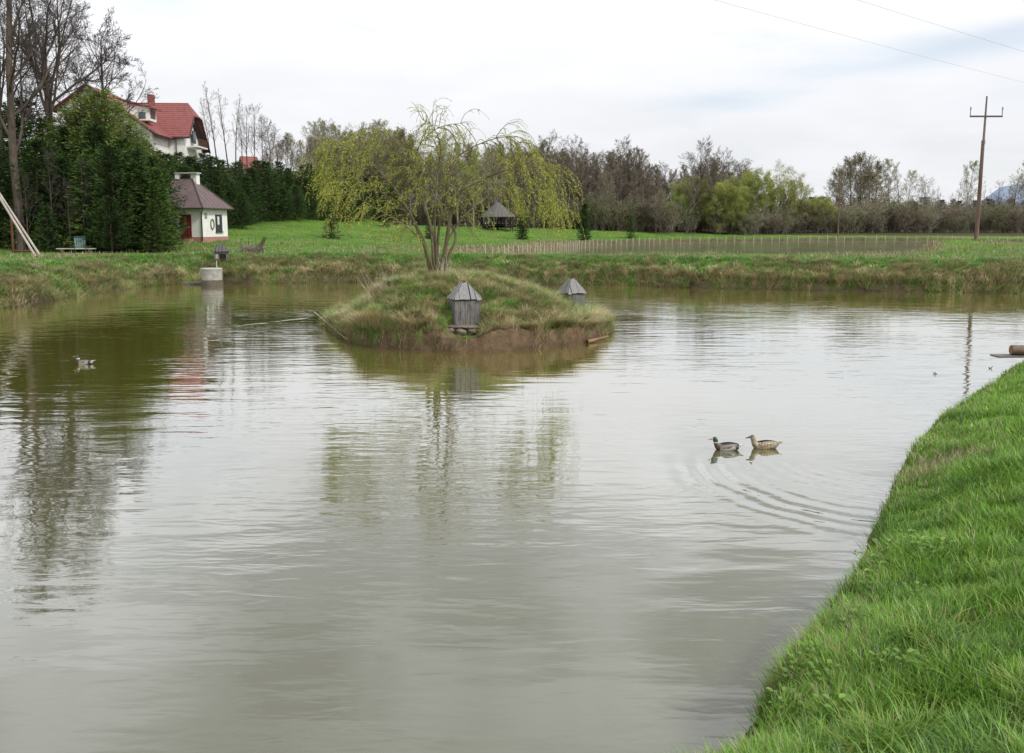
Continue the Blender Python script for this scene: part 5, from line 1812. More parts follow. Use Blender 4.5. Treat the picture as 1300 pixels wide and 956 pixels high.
stone('long clay lump at the water below the right slope of the island', (at_z(690, 440).x, at_z(690, 440).y + 0.35, 0.05), (0.55, 0.25, 0.18), 37, M_claystone)


# --- straw tussocks and dry stalks on the island
def tussock(label, loc, n_, hgt, az0, spread, cat='tussock', pal=SPAL, wd=0.012, lean=(0.5, 1.4), name='straw_tussock', rad=0.25, bright=1.15):
    P = np.stack([rng.normal(0, rad, n_), rng.normal(0, rad, n_), np.full(n_, -0.04)], 1)
    az = az0 + rng.normal(0, spread, n_)
    V, Q, T, C = blades(P, hgt * (0.6 + 0.5 * rng.random(n_)), wd * (0.7 + 0.6 * rng.random(n_)), az, lean[0] + (lean[1] - lean[0]) * rng.random(n_), pick(pal, n_) * bright, 0.7, 3)
    o = obj(name, mesh_np(name, V, Q, T, C, M_straw))
    o.location = loc
    tag(o, label, cat)
    return o


tp = at_z(470, 441)
tussock('big pale straw tussock hanging to the water at the front left of the island', (tp.x, tp.y + 0.55, i1(tp.x, tp.y + 0.55) + 0.1), 420, 0.75, R(-95), 0.5, rad=0.20, bright=1.35)
tp = at_z(762, 426)
tussock('pale straw tussock standing at the right tip of the island', (tp.x, tp.y + 0.45, i1(tp.x, tp.y + 0.45)), 260, 0.55, R(-20), 0.9, lean=(0.1, 0.9), rad=0.14, bright=1.2)
tp = at_z(690, 441)
tussock('brown straw tussock drooping over the right front of the island', (tp.x, tp.y + 0.9, i1(tp.x, tp.y + 0.9)), 300, 0.55, R(-80), 0.6, rad=0.35, bright=1.0)


def stalks(label, loc, n_, hgt, rad, tilt, name='dry_stalks', mat=None, r=0.008):
    random.seed(n_ + int(hgt * 100))
    S = []
    for _ in range(n_):
        p = Vector((random.gauss(0, rad), random.gauss(0, rad), -0.08))
        d = Vector((random.gauss(tilt[0], tilt[2]), random.gauss(tilt[1], tilt[2]), 1)).normalized()
        h_ = hgt * random.uniform(0.5, 1.1)
        q_ = p + d * h_ * 0.55
        d = (d + Vector((random.gauss(0, .12), random.gauss(0, .12), -0.05))).normalized()
        e_ = q_ + d * h_ * 0.45
        S += [(p[:], q_[:], r, r * 0.8), (q_[:], e_[:], r * 0.8, r * 0.4)]
        if random.random() < 0.3:
            b_ = q_ + (e_ - q_) * random.uniform(.1, .6)
            S.append((b_[:], (b_ + Vector((random.gauss(0, .1), random.gauss(0, .1), random.uniform(.02, .18))))[:], r * .5, r * .3))
    o = seg_obj(name, S, 4, mat or M_stalk, None)
    o.location = loc
    tag(o, label, 'dry stalks')
    return o


M_stalk = mat_noise('dry_stalk', (0.34, 0.29, 0.22), (0.52, 0.47, 0.39), 4, rough=0.8)
M_stalk2 = mat_noise('brown_stalk', (0.16, 0.12, 0.08), (0.28, 0.22, 0.15), 4, rough=0.8)
p = at_y(487, 372, 29.6); stalks('pale broken reed stalks leaning on the left crown of the island', (p.x, 29.6, i1(p.x, 29.6)), 34, 0.85, 0.26, (-0.15, 0, 0.5))
p = at_y(563, 366, 28.4); stalks('pale upright stalks in front of the foot of the weeping willow', (p.x, 28.4, i1(p.x, 28.4)), 18, 0.95, 0.12, (0.02, 0, 0.10))
p = at_y(655, 362, 29.5); stalks('brown weed stalks on the crown of the island right of the willow', (p.x, 29.5, i1(p.x, 29.5)), 20, 0.8, 0.32, (0.05, 0, 0.35), mat=M_stalk2, r=0.006)
p = at_y(448, 392, 29.2); stalks('thin stalks on the left shoulder of the island above the bare clay', (p.x, 29.2, i1(p.x, 29.2)), 12, 0.6, 0.25, (-0.3, 0, 0.4), mat=M_stalk2, r=0.006)


def sticks(name, label, pts_list, r, mat, cat='branch'):
    S = []
    for pts in pts_list:
        pts = catmull([Vector(p) for p in pts], 3)
        m = len(pts) - 1
        for k in range(m): S.append((pts[k][:], pts[k + 1][:], r * (1 - .6 * k / m), r * (1 - .6 * (k + 1) / m)))
    o = seg_obj(name, S, 6, mat, None)
    tag(o, label, cat)
    return o


a_, b_ = at_z(399, 396, 0.28), at_z(440, 431, 0.10)
sticks('fallen_branch', 'long pale stick lying along the water at the left tip of the island',
       [[a_[:], a_.lerp(b_, 0.5)[:], b_[:]], [at_z(405, 405, .1)[:], at_z(412, 400, .2)[:], at_z(414, 390, .45)[:]]], 0.018, M_stalk)
a_, b_ = at_z(745, 434, 0.06), at_z(772, 427, 0.10)
sticks('fallen_branch', 'short brown log lying at the water on the right tip of the island', [[a_[:], a_.lerp(b_, .5)[:], b_[:]]], 0.07, M_claystone, 'log')

# ------------------------------------------------------------------ far bank: concrete shaft, stump, bench, poles, fences
M_conc = mat_noise('weathered_concrete', (0.22, 0.205, 0.18), (0.40, 0.385, 0.35), 3, rough=0.9, bump=0.01)
M_wetconc = mat_noise('wet_mossy_concrete', (0.07, 0.06, 0.045), (0.14, 0.12, 0.09), 4, rough=0.7)
cp = at_z(270, 362)
con = thing('concrete_well', 'round concrete shaft standing in the water at the far bank below the cottage', 'concrete shaft', (cp.x, cp.y - 0.05, 0))


def lathe(name, prof, mat, parent, n=40, loc=(0, 0, 0)):
    bm = new_bm()
    rings_ = [[bm.verts.new((loc[0] + r * math.cos(k * 2 * PI / n), loc[1] + r * math.sin(k * 2 * PI / n), z + loc[2])) for k in range(n)] for r, z in prof]
    for a_, b_ in zip(rings_[:-1], rings_[1:]):
        for k in range(n): bm.faces.new((a_[k], a_[(k + 1) % n], b_[(k + 1) % n], b_[k]))
    bm.faces.new(rings_[-1]); bm.faces.new(rings_[0][::-1])
    return bm_obj(name, bm, mat, parent, False)


lathe('upper_ring', [(0.60, 0.33), (0.60, 0.93), (0.585, 0.945)], M_conc, con)
lathe('lower_ring', [(0.63, -0.9), (0.63, 0.31), (0.61, 0.33)], M_wetconc, con)
lathe('lid', [(0.62, 0.947), (0.62, 1.0), (0.60, 1.02)], mat_plain('pale_concrete_lid', (0.42, 0.41, 0.385)), con)
bm = new_bm(); add_rod(bm, (0.30, 0, 1.0), (0.31, 0, 1.46), 0.03, 0.025); bm_obj('gate_rod', bm, mat_plain('pale_rod', (0.5, 0.46, 0.38)), con)
sp = at_z(246, 361)
bm = new_bm(); add_box(bm, (0, 0, 0.02), (1.3, 0.8, 0.14), bevel=0.02); o = bm_obj('concrete_slab', bm, M_wetconc)
o.location = (sp.x, sp.y + 0.1, 0.03); o.rotation_euler = (0, 0, R(6)); tag(o, 'flat dark slab at the waterline just left of the concrete shaft', 'slab')

# leaning trunk and heap of brushwood on the lawn
lp = at_y(322, 320, 61); lz = g1(lp.x, 61)
S = []
random.seed(77)
pts = catmull([Vector((-0.1, 0, -0.1)), Vector((0.25, 0, 0.35)), Vector((0.55, 0.05, 0.8)), Vector((0.72, 0.05, 1.12))], 4)
for k in range(len(pts) - 1): S.append((pts[k][:], pts[k + 1][:], 0.20 - 0.008 * k, 0.20 - 0.008 * (k + 1)))
o = seg_obj('leaning_stump', S, 10, M_bark, None); o.location = (lp.x + 0.1, 61, lz)
tag(o, 'grey leaning tree stump sticking out of a heap of dry brush on the lawn', 'stump')
S = []
for _ in range(420):
    a_ = random.random() * 6.28
    p = Vector((random.gauss(0, 0.42), random.gauss(0, .3), random.random() * 0.45))
    q_ = p + Vector((math.cos(a_) * .5, math.sin(a_) * .4, random.uniform(-.05, .45))) * random.uniform(.3, 1)
    S.append((p[:], q_[:], 0.018, 0.008))
o = seg_obj('brush_heap', S, 4, M_twig, None); o.location = (lp.x - 0.1, 60.9, lz - 0.05)
tag(o, 'heap of dry brown brushwood around the leaning stump', 'brush heap')

# swing poles at the left edge
M_pole = mat_noise('bare_pale_pole', (0.34, 0.30, 0.26), (0.50, 0.46, 0.41), 3, (1, 1, .3), rough=0.8)
ax_ = at_y(-22, 214, 57.5)
f1, f2 = at_y(52, 324, 57), at_y(46, 325, 56.3)
sw = thing('swing_frame', 'leaning pale wooden poles of a tall swing frame at the left edge of the lawn', 'swing frame', (ax_.x, 57.5, g1(ax_.x, 57.5)))
og = Vector((ax_.x, 57.5, g1(ax_.x, 57.5)))
top_ = Vector((ax_.x, 57.5, ax_.z)) - og
for ft in (f1, f2):
    gz_ = g1(ft.x, ft.y)
    bm = new_bm(); add_rod(bm, Vector((ft.x, ft.y, gz_ - 0.1)) - og, top_ + Vector((0, (ft.y - 56.7) * .25, 0)), 0.075, 0.06, 10); bm_obj('leg', bm, M_pole, sw)
for dx_ in (-3.6, -4.0):
    bm = new_bm(); add_rod(bm, Vector((dx_, 0.4 if dx_ < -3.8 else -.5, -0.2)), top_ + Vector((-0.1, 0, 0)), 0.075, 0.06, 10); bm_obj('leg', bm, M_pole, sw)
pr = at_y(17, 321, 58.5)
bm = new_bm(); add_rod(bm, (0, 0, -0.2), (0.03, 0, 2.5), 0.085, 0.075, 10); o = bm_obj('wooden_post', bm, mat_noise('red_brown_post', (0.085, 0.035, 0.025), (0.15, 0.06, 0.042), 4))
o.location = (pr.x, 58.5, g1(pr.x, 58.5)); tag(o, 'upright red brown post under the leaning white poles', 'post')
bm = new_bm(); add_rod(bm, (0.1, 0, 0.12), (1.7, 0.15, 0.12), 0.075, 0.07, 10); o = bm_obj('log', bm, mat_noise('red_brown_log', (0.07, 0.032, 0.024), (0.13, 0.055, 0.04), 4))
o.location = (pr.x, 58.5, g1(pr.x, 58.5)); tag(o, 'dark log lying on the ground at the foot of the red brown post', 'log')

bp_ = at_y(97, 318, 60)
bz = g1(bp_.x, 60)
ben = thing('plank_bench', 'low pale plank bench on the grass in front of the dark conifers', 'bench', (bp_.x, 60, bz), R(3))
bm = new_bm(); add_box(bm, (0, 0, 0.27), (2.6, 0.32, 0.07), bevel=0.01); bm_obj('seat', bm, M_pole, ben)
for s_ in (-0.95, 0.95):
    bm = new_bm(); add_box(bm, (s_, 0, 0.08), (0.22, 0.28, 0.31), bevel=0.01); bm_obj('leg', bm, M_bark, ben)
chair = thing('garden_chair', 'dark green garden chair with a pale curved back behind the plank bench', 'chair', (bp_.x + 0.1, 60.35, g1(bp_.x + .1, 60.35)), R(25))
M_cg = mat_noise('green_slats', (0.02, 0.075, 0.055), (0.10, 0.21, 0.16), 9, rough=0.5)
bm = new_bm()
prof_ = [(-0.42, 0.30), (0.1, 0.36), (0.22, 0.45), (0.34, 0.75), (0.38, 1.0), (0.30, 1.12)]
for (y0_, z0_), (y1_, z1_) in zip(prof_[:2], prof_[1:3]):
    add_poly(bm, [(-0.36, y0_, z0_), (0.36, y0_, z0_), (0.36, y1_, z1_), (-0.36, y1_, z1_)], 0.05)
bm_obj('seat', bm, M_cg, chair)
bm = new_bm()
for (y0_, z0_), (y1_, z1_) in zip(prof_[2:-1], prof_[3:]):
    for k in range(5):
        xa = -0.36 + 0.148 * k
        add_poly(bm, [(xa, y0_, z0_), (xa + 0.125, y0_, z0_), (xa + 0.125, y1_, z1_), (xa, y1_, z1_)], 0.03)
bm_obj('backrest', bm, mat_noise('pale_green_slats', (0.07, 0.13, 0.13), (0.17, 0.25, 0.25), 6, rough=0.5), chair)
for s_ in (-0.34, 0.34):
    bm = new_bm(); add_rod(bm, (s_, -0.38, -0.05), (s_, -0.38, 0.58), 0.03); add_rod(bm, (s_, -0.4, 0.58), (s_, 0.3, 0.62), 0.03); bm_obj('armrest', bm, M_frame, chair)
    bm = new_bm(); add_rod(bm, (s_, 0.36, -0.05), (s_, 0.25, 0.5), 0.03); bm_obj('leg', bm, M_frame, chair)

# thin green wire fence beside the cottage
fe = at_y(306, 305, 70)
fen = thing('wire_fence', 'short thin green wire fence on the lawn right of the cottage', 'fence', (fe.x, 70, g1(fe.x, 70)))
fpts = [Vector((k * 0.55, 0.15 * k, g1(fe.x + k * .55, 70 + .15 * k) - g1(fe.x, 70))) for k in range(3)]
M_teal = mat_plain('teal_paint', (0.02, 0.10, 0.085))
for q_ in fpts:
    bm = new_bm(); add_rod(bm, q_ - Vector((0, 0, .1)), q_ + Vector((0, 0, 0.95)), 0.022, n=6); bm_obj('post', bm, M_teal, fen)
bm = new_bm()
for k in range(2):
    for h_ in (0.15, 0.4, 0.65, 0.9): add_rod(bm, fpts[k] + Vector((0, 0, h_)), fpts[k + 1] + Vector((0, 0, h_)), 0.006, n=4)
bm_obj('wire', bm, M_teal, fen)

# posts along the shore of the far pond
posts_bm = []
M_fpost = mat_noise('split_wood_posts', (0.26, 0.235, 0.19), (0.50, 0.46, 0.39), 5, (1, 1, .4), rough=0.85)
protos = []
for k in range(3):
    bm = new_bm()
    random.seed(900 + k)
    add_rod(bm, (0, 0, -0.55), (random.uniform(-.03, .03), random.uniform(-.03, .03), 0.68), 0.046, 0.038, 7)
    bmesh.ops.recalc_face_normals(bm, faces=bm.faces)
    me = bpy.data.meshes.new('fence_post'); bm.to_mesh(me); bm.free(); me.materials.append(M_fpost)
    protos.append(me)
sh = smooth_poly(P2far, 8)[:(len(P2far) - 2) * 8]
d_ = np.r_[0, np.cumsum(np.linalg.norm(np.diff(sh, axis=0), axis=1))]
rp_ = random.Random(5)
first = None
s_ = 0.4
idx = 0
while s_ < d_[-1]:
    x_ = float(np.interp(s_, d_, sh[:, 0])); y_ = float(np.interp(s_, d_, sh[:, 1]))
    px_ = 650 + F * x_ / y_
    if 556 < px_ < 1345:
        if first is None:
            o = first = obj('fence_post', protos[0])
            tag(o, 'short pale wooden post in the row along the shore of the far pond', 'post', 'posts along the far pond')
        else:
            o = first.copy(); o.data = protos[idx % 3]; COL.objects.link(o)
        o.location = (x_, y_, POND2 + rp_.uniform(-.12, .08))
        o.rotation_euler = (rp_.gauss(0, .06), rp_.gauss(0, .07), rp_.random() * 6)
        idx += 1
    s_ += rp_.uniform(0.62, 0.95) * (1 if y_ < 85 else 1.9)
print('posts', idx)

# utility pole and wires
up = at_y(1239, 308, 75)
uz = g1(up.x, 75.0)
pole = thing('utility_pole', 'tall thin wooden power pole with one crossarm beyond the far bank at the right', 'utility pole', (up.x, 75, uz))
uh = at_y(1239, 122, 75).z - uz
M_upole = mat_noise('creosoted_pole', (0.10, 0.062, 0.050), (0.22, 0.155, 0.13), 2, (1, 1, .15), rough=0.9)
bm = new_bm(); add_rod(bm, (0, 0, -0.6), (0, 0, uh * 0.70), 0.18, 0.13, 12); bm_obj('lower_shaft', bm, M_upole, pole)
bm = new_bm(); add_rod(bm, (0.02, -0.02, uh * 0.66), (0.04, -0.02, uh), 0.105, 0.065, 10); bm_obj('upper_shaft', bm, mat_noise('grey_pole_top', (0.13, 0.10, 0.09), (0.26, 0.21, 0.19), 2, (1, 1, .2)), pole)
zc_ = at_y(1239, 148, 75).z - uz
bm = new_bm(); add_box(bm, (0.04, -0.13, zc_), (2.75, 0.10, 0.14), bevel=0.01); arm = bm_obj('crossarm', bm, mat_plain('dark_steel_arm', (0.12, 0.075, 0.07)), pole)
for s_ in (-1.30, 1.38):
    bm = new_bm(); add_rod(bm, (s_, -0.13, zc_ + 0.07), (s_, -0.13, zc_ + 0.55), 0.03, n=8)
    for k in range(3): add_rod(bm, (s_, -0.13, zc_ + 0.55 + .08 * k), (s_, -0.13, zc_ + 0.60 + .08 * k), 0.07, 0.05, n=10)
    bm_obj('insulator', bm, mat_plain('brown_insulator', (0.10, 0.07, 0.06)), arm)
bm = new_bm()
for k in range(3): add_rod(bm, (0.02, -0.02, uh * (0.675 + .01 * k)), (0.02, -0.02, uh * (0.679 + .01 * k)), 0.17, n=12)
bm_obj('band', bm, mat_plain('steel_band', (0.3, 0.29, 0.28)), pole)
# the second, thin bare pole in the thicket
tp_ = at_y(1064, 292, 128)
bm = new_bm(); add_rod(bm, (0, 0, -.5), (0, 0, at_y(1064, 230, 128).z - g1(tp_.x, 128)), 0.11, 0.07, 8); o = bm_obj('thin_pole', bm, M_upole)
o.location = (tp_.x, 128, g1(tp_.x, 128)); tag(o, 'thin dark pole standing before the thicket between willows and olive brown trees', 'pole')

M_wire = mat_plain('cable', (0.30, 0.31, 0.33))
dv = Vector((math.sin(R(52)), math.cos(R(52)), 0))
for (px, py, lab) in [(1300, 67, 'thin power cable crossing the top right corner of the sky, the upper of two'), (1300, 106, 'thin power cable crossing the sky above the power pole, the lower of two')]:
    d = ray(px, py); t = (9.0 - EYE) / d.z
    q_ = Vector((d.x * t, d.y * t, 9.0))
    S = []
    for k in range(40):
        u0, u1 = -45 + 4 * k, -41 + 4 * k
        zf = lambda u: 0.00035 * (u - 10) ** 2
        S.append(((q_ + dv * u0 + Vector((0, 0, zf(u0))))[:], (q_ + dv * u1 + Vector((0, 0, zf(u1))))[:], 0.0032, 0.0032))
    o = seg_obj('power_cable', S, 5, M_wire, None)
    tag(o, lab, 'cable')

# ------------------------------------------------------------------ far hills
M_hill = mat_noise('hazy_forested_hills', (0.19, 0.235, 0.33), (0.25, 0.30, 0.40), 0.004, rough=1.0)  # distance haze is put into the bluish base colour
hx = np.linspace(-2500, 3600, 240)
hy = np.linspace(2300, 3300, 14)
XX, YY = np.meshgrid(hx, hy)
pxh = 650 + F * XX / YY
hh = np.interp(pxh, [-600, 600, 1150, 1215, 1262, 1300, 1345, 1400, 1480, 1600], [0, 0, 0, 30, 118, 128, 150, 138, 105, 60])
ridge = np.sin(PI * (YY - 2300) / 1000) ** 0.8
ZZ = 2 + hh * ridge * (0.9 + 0.2 * fbm(XX / 260, YY / 260, 5, 4)) * 1.0
k = len(hx)
a = np.arange(len(hy) - 1)[:, None] * k + np.arange(k - 1)[None, :]
q = np.stack([a, a + 1, a + k + 1, a + k], -1).reshape(-1, 4)
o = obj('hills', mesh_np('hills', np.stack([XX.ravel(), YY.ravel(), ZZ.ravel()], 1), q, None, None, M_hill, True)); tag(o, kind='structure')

# ------------------------------------------------------------------ plank and pipe at the right bank
pl = at_z(1262, 452, 0.34)
plk = thing('jetty_plank', 'narrow grey plank sticking out over the water at the right edge', 'plank', (pl.x, pl.y, 0.34), R(2))
bm = new_bm(); add_box(bm, (1.5, 0, 0.0), (3.0, 0.36, 0.045), bevel=0.006); bm_obj('board', bm, M_greywood, plk)
bm = new_bm(); add_rod(bm, (2.0, 0, -0.9), (2.0, 0, -0.025), 0.05); bm_obj('support_post', bm, M_bark, plk)
lg = at_y(1284, 448, pl.y)
logt = thing('log', 'short brown log lying on the plank at the right edge', 'log', (lg.x, pl.y + 0.02, 0.49), R(-8))
M_logend = mat_noise('cut_log_end', (0.16, 0.085, 0.05), (0.26, 0.15, 0.09), 8, rough=0.85)
bm = new_bm(); add_rod(bm, (0, 0, 0), (1.4, 0, 0), 0.125, 0.13, 18); bm_obj('bark', bm, mat_noise('log_bark', (0.10, 0.066, 0.046), (0.22, 0.16, 0.115), 6, (1, 1, 1), rough=0.9, bump=0.01), logt)
bm = new_bm(); add_rod(bm, (-0.012, 0, 0), (0.004, 0, 0), 0.112, 0.112, 18); bm_obj('cut_end', bm, M_logend, logt)


# ------------------------------------------------------------------ leafy weeds in the near grass
def ground_hit(px, py):
    d = ray(px, py)
    t = 1.0
    ts = np.linspace(1.5, 30, 900)
    zz_ = gh(d.x * ts, d.y * ts)
    below = np.where(EYE + d.z * ts < zz_)[0]
    t = ts[below[0]] if len(below) else 10
    return Vector((d.x * t, d.y * t, EYE + d.z * t))


M_weed = mat_leaf('weed_leaves', 0.3, objvar=0.2, gloss=0.06)


def weed_mesh(seed, n_, big_):
    rg = np.random.default_rng(seed)
    Vv, Qq, Cc = [], [], []
    o_ = 0
    for k in range(n_):
        a_ = rg.random() * 6.28; L_ = big_ * (0.6 + 0.6 * rg.random()); W_ = L_ * (0.55 + 0.2 * rg.random())
        el = 0.25 + 0.7 * rg.random(); h0 = 0.04 + 0.10 * rg.random()
        base = np.array((rg.normal(0, .03), rg.normal(0, .03), 0)); dr_ = np.array((math.cos(a_), math.sin(a_), 0)); sd_ = np.array((-math.sin(a_), math.cos(a_), 0))
        st_ = base + dr_ * (0.03 + 0.05 * rg.random()) + np.array((0, 0, h0))
        rows = []
        for t, wv_ in ((0, .15), (.2, .8), (.5, 1), (.8, .65), (1, .05)):
            c_ = st_ + dr_ * L_ * t * math.cos(el) + np.array((0, 0, L_ * (t * math.sin(el) - 0.5 * t * t * math.sin(el) * 1.3)))
            rows += [c_ - sd_ * W_ * .5 * wv_ + np.array((0, 0, .12 * W_ * wv_)), c_, c_ + sd_ * W_ * .5 * wv_ + np.array((0, 0, .12 * W_ * wv_))]
        Vv += rows
        for r_ in range(4):
            for s_ in range(2):
                i0 = o_ + r_ * 3 + s_
                Qq.append((i0, i0 + 1, i0 + 4, i0 + 3))
        c_ = np.array(((0.14, 0.26, 0.03), (0.20, 0.32, 0.04), (0.11, 0.22, 0.03))[rg.integers(0, 3)]) * (0.8 + .4 * rg.random())
        Cc += [c_] * len(rows)
        o_ += len(rows)
        stem = [base, base + np.array((0.004, 0, 0)), st_ + np.array((0.004, 0, 0)), st_]
        Vv += stem; Qq.append((o_, o_ + 1, o_ + 2, o_ + 3)); Cc += [c_ * .7] * 4; o_ += 4
    return mesh_np('leafy_weed', np.array(Vv), np.array(Qq), None, np.array(Cc), M_weed)


wm = [weed_mesh(1, 16, 0.060), weed_mesh(2, 22, 0.048), weed_mesh(3, 12, 0.068)]
first = None
for k, (px, py, sc_) in enumerate([(1076, 801, 1.0), (1092, 790, .9), (1101, 724, 1.0), (1122, 706, 1.0), (1108, 757, .8), (1166, 704, 1.1), (1190, 708, 1.1), (1128, 856, .9), (1148, 852, .9),
                                   (1012, 848, 1.0), (1034, 840, .9), (986, 862, 1.0), (1002, 864, .9), (1060, 745, .9), (1094, 742, .9), (1180, 716, .9), (1204, 700, .9), (1150, 690, .9), (1045, 868, 0.9),
                                   (1000, 905, 1.0), (1060, 915, 1.0), (1160, 760, .8), (1085, 712, .9), (1115, 730, .8)]):
    h_ = ground_hit(px, py)
    if first is None:
        o = first = obj('leafy_weed', wm[0])
        tag(o, 'small light green leafy weed among the grass of the near bank', 'weed', 'leafy weeds on the near bank')
    else:
        o = first.copy(); o.data = wm[k % 3]; COL.objects.link(o)
    o.location = (h_.x, h_.y, h_.z)
    o.rotation_euler = (0, 0, k * 2.1)
    o.scale = (sc_,) * 3

# dandelions on the left bank
n_ = 150
dx_ = rng.uniform(-30, -17, n_); dy_ = rng.uniform(36, 58, n_)
ok = (sdist(P1s, dx_, dy_) > 1.2) & (sdist(P1s, dx_, dy_) < 5) & (650 + F * dx_ / dy_ > 55) & (650 + F * dx_ / dy_ < 330)
dx_, dy_ = dx_[ok], dy_[ok]
dz_ = gh(dx_, dy_) + 0.2
P = np.stack([dx_, dy_, dz_], 1)
off = np.array([[math.cos(a_) * .045, -0.02 * 0, math.sin(a_) * .045] for a_ in np.linspace(0, 2 * PI, 7)[:-1]])
V = (P[:, None, :] + off[None]).reshape(-1, 3)
b = np.arange(len(P))[:, None] * 6
T = np.concatenate([np.stack([b[:, 0], b[:, 0] + k, b[:, 0] + k + 1], 1) for k in range(1, 5)])
o = obj('dandelion_flowers', mesh_np('dandelion_flowers', V, None, T, np.tile((0.6, 0.5, 0.03), (len(V), 1)), M_leaf)); tag(o, 'tiny yellow dandelion flowers scattered on the left bank', 'flowers', kind='stuff')


for k, (px, py) in enumerate([(1187, 475), (1257, 468), (1276, 472)]):
    p = at_z(px, py)
    S = []
    for j_ in range(3):
        a_ = k * 1.3 + j_ * 2.2
        S.append(((p.x, p.y, -0.02), (p.x + 0.05 * math.cos(a_), p.y + 0.05 * math.sin(a_), 0.02 + 0.02 * j_), 0.012, 0.008))
    o = seg_obj('floating_twig', S, 5, M_twig_dark, None)
    tag(o, 'tiny dark twig poking out of the water near the right bank', 'twig', 'twigs floating by the right bank')

# ------------------------------------------------------------------ ducks
def skin_mesh(name, verts, radii, mat, edges=None, sub=2):
    me = bpy.data.meshes.new(name)
    me.from_pydata(verts, edges or [(k, k + 1) for k in range(len(verts) - 1)], [])
    o = bpy.data.objects.new(name, me); COL.objects.link(o)
    m = o.modifiers.new('skin', 'SKIN')
    for k, r in enumerate(radii):
        o.data.skin_vertices[0].data[k].radius = r if isinstance(r, tuple) else (r, r)
    o.data.skin_vertices[0].data[2].use_root = True
    s_ = o.modifiers.new('sub', 'SUBSURF'); s_.levels = sub; s_.render_levels = sub
    dg = bpy.context.evaluated_depsgraph_get()
    ev = o.evaluated_get(dg)
    nm = bpy.data.meshes.new_from_object(ev)
    bpy.data.objects.remove(o)
    bpy.data.meshes.remove(me)
    nm.name = name
    nm.materials.clear(); nm.materials.append(mat)
    for p in nm.polygons: p.use_smooth = True
    return nm


def col_mesh(me, fn):
    n_ = len(me.vertices)
    co = np.zeros(n_ * 3, np.float32); me.vertices.foreach_get('co', co)
    co = co.reshape(-1, 3)
    c = np.ones((n_, 4), np.float32); c[:, :3] = fn(co)
    at = me.color_attributes.new('Col', 'FLOAT_COLOR', 'POINT'); at.data.foreach_set('color', c.ravel())


M_feather = mat_leaf('duck_plumage', 0.0, objvar=0.0, gloss=0.05)
M_bill_y = mat_plain('yellow_bill', (0.42, 0.33, 0.08))
M_bill_d = mat_plain('dusky_bill', (0.10, 0.07, 0.04))


def drake_col(co):
    x_, y_, z_ = co[:, 0], co[:, 1], co[:, 2]
    c = np.tile((0.33, 0.315, 0.295), (len(co), 1))
    c[(z_ > 0.115) & (x_ < 0.12)] = (0.20, 0.165, 0.14)
    c[(x_ > 0.095)] = (0.060, 0.026, 0.018)
    c[(x_ < -0.165)] = (0.018, 0.018, 0.018)
    c[(x_ < -0.235)] = (0.55, 0.54, 0.52)
    c[(z_ > 0.150) & (x_ > 0.09)] = (0.62, 0.60, 0.57)
    c[(z_ > 0.166) & (x_ > 0.09)] = (0.010, 0.042, 0.024)
    return c


def hen_col(co):
    x_, y_, z_ = co[:, 0], co[:, 1], co[:, 2]
    n_ = fbm(x_ * 40, z_ * 40 + y_ * 30, 3, 2)
    c = lerp(np.tile((0.33, 0.255, 0.165), (len(co), 1)), np.array((0.14, 0.10, 0.065)), sstep((n_ - 0.42) * 5))
    c[(z_ > 0.16) & (x_ > 0.09)] = (0.30, 0.24, 0.165)
    c[(z_ > 0.232) & (x_ > 0.09)] = (0.12, 0.085, 0.055)
    return c


def wing_mesh(side, hen):
    # folded wing: a shallow shell along the flank, pointed at the back
    rows = []; cols = []
    nx, nz_ = 14, 7
    for i_ in range(nx):
        t = i_ / (nx - 1)
        x_ = 0.085 - 0.315 * t
        hgt = 0.075 * math.sin(PI * min(1, 0.20 + 0.80 * t * 0.97)) ** 0.8 + 0.004
        zc_ = 0.098 + 0.030 * t
        yc_ = 0.098 * math.cos(t * 1.25) + 0.006
        for j_ in range(nz_):
            s_ = j_ / (nz_ - 1) * 2 - 1
            rows.append((x_ - 0.03 * (1 - s_) * 0.4, side * (yc_ * (1 - 0.42 * max(0, s_) ** 2) - 0.006 * s_ * s_), zc_ + hgt * 0.55 * s_))
            if hen:
                k = (math.sin(x_ * 120 + s_ * 3) > 0.1)
                cols.append((0.13, 0.095, 0.065) if k else (0.36, 0.285, 0.19))
            else:
                if s_ > 0.55: cols.append((0.045, 0.032, 0.028))
                elif s_ < -0.62 and t > 0.25: cols.append((0.05, 0.038, 0.034))
                else: cols.append((0.205, 0.175, 0.15) if t < 0.8 else (0.05, 0.042, 0.038))
    q_ = [(i_ * nz_ + j_, i_ * nz_ + j_ + 1, (i_ + 1) * nz_ + j_ + 1, (i_ + 1) * nz_ + j_) for i_ in range(nx - 1) for j_ in range(nz_ - 1)]
    return mesh_np('wing', np.array(rows), np.array(q_), None, np.array(cols), M_feather, True)


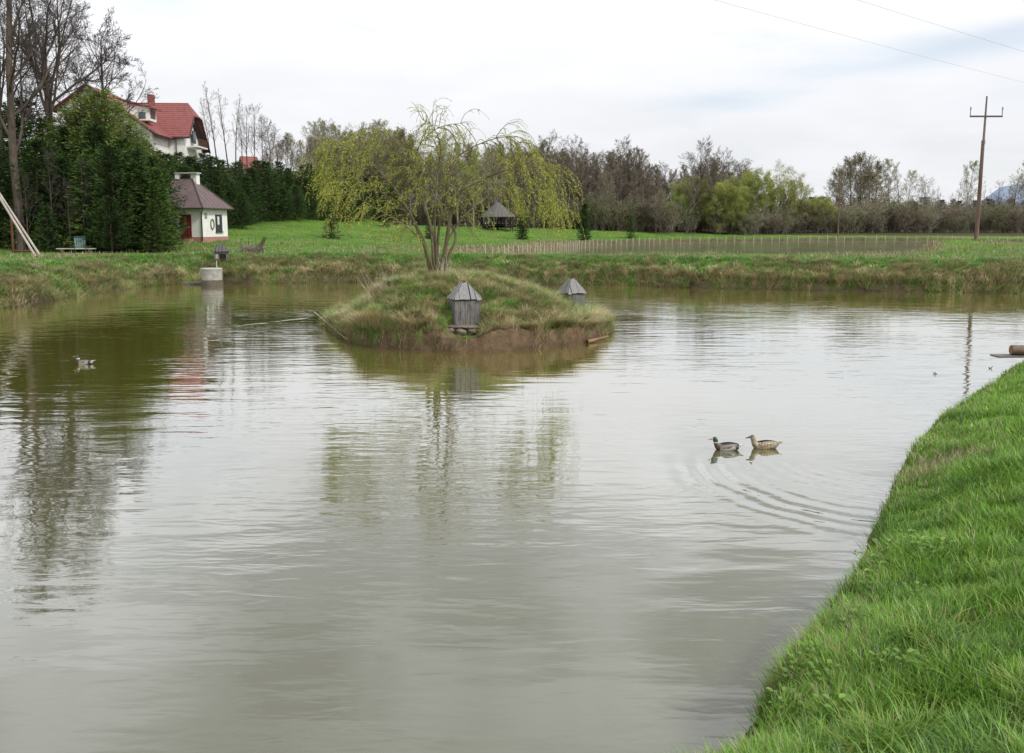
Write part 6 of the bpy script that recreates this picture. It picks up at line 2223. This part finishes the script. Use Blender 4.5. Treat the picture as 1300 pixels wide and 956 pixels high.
def make_duck(label, hen, tail_px, row, bill_px, scale, rz):
    p = at_z((tail_px + bill_px) / 2, row)
    root = thing('mallard_duck', label, 'duck', (p.x, p.y, -0.022 * scale), rz, 'ducks on the pond', scale)
    vs_ = [(-.285, 0, .118), (-.225, 0, .088), (-.13, 0, .062), (-.02, 0, .052), (.075, 0, .052), (.128, 0, .075), (.156, 0, .125), (.170, 0, .172), (.186, 0, .222), (.222, 0, .222)]
    rd = [(.018, .012), (.058, .042), (.094, .070), (.106, .080), (.096, .078), (.072, .070), (.050, .050), (.043, .044), (.055, .056), (.034, .038)]
    bme = skin_mesh('body', vs_, [(a_, b_) for a_, b_ in rd], M_feather)
    col_mesh(bme, hen_col if hen else drake_col)
    obj('body', bme, root)
    bm = new_bm()
    prof_ = [(0.232, 0.022, 0.020, 0.220), (0.258, 0.018, 0.013, 0.213), (0.290, 0.020, 0.008, 0.205), (0.308, 0.014, 0.005, 0.202)]
    rs = [[bm.verts.new((x_, w_ * math.cos(a_), z_ + h_ * math.sin(a_))) for a_ in np.linspace(0, 2 * PI, 11)[:-1]] for x_, w_, h_, z_ in prof_]
    for a_, b_ in zip(rs[:-1], rs[1:]):
        for k in range(10): bm.faces.new((a_[k], a_[(k + 1) % 10], b_[(k + 1) % 10], b_[k]))
    bm.faces.new(rs[-1])
    bm_obj('bill', bm, M_bill_d if hen else M_bill_y, root, True)
    for s_ in (-1, 1):
        obj('wing', wing_mesh(s_, hen), root)
        bm = new_bm(); bmesh.ops.create_uvsphere(bm, u_segments=8, v_segments=6, radius=0.006); bmesh.ops.translate(bm, vec=(0.210, s_ * 0.043, 0.234), verts=bm.verts); bm_obj('eye', bm, M_dark, root, True)
    bm = new_bm()
    for k in range(5):
        a_ = (k - 2) * 0.16
        add_poly(bm, [(-0.24, math.sin(a_) * .10 - .012, .108), (-0.24, math.sin(a_) * .10 + .012, .108), (-0.335 + abs(a_) * .08, math.sin(a_) * .16 + .008, .128), (-0.335 + abs(a_) * .08, math.sin(a_) * .16 - .008, .128)], 0.006)
    bm_obj('tail', bm, mat_noise('buff_tail', (0.20, 0.14, 0.08), (0.34, 0.26, 0.17), 30) if hen else mat_plain('pale_tail', (0.5, 0.49, 0.47)), root)
    return root


make_duck('green headed drake leading the pair of ducks on the open water', False, 941, 571, 900, 0.90, R(180 - 4))
make_duck('brown mottled hen duck following the drake', True, 990, 569, 947, 0.95, R(180 + 2))
make_duck('lone drake with pale flanks far off on the left of the pond', False, 120, 462, 93, 1.0, R(180 - 10))

# prototypes that were never placed leave the scene
for key, (root, H, used) in PROTO.items():
    if not used:
        for ch in list(root.children): bpy.data.objects.remove(ch)
        bpy.data.objects.remove(root)
print('objects', len(bpy.data.objects))
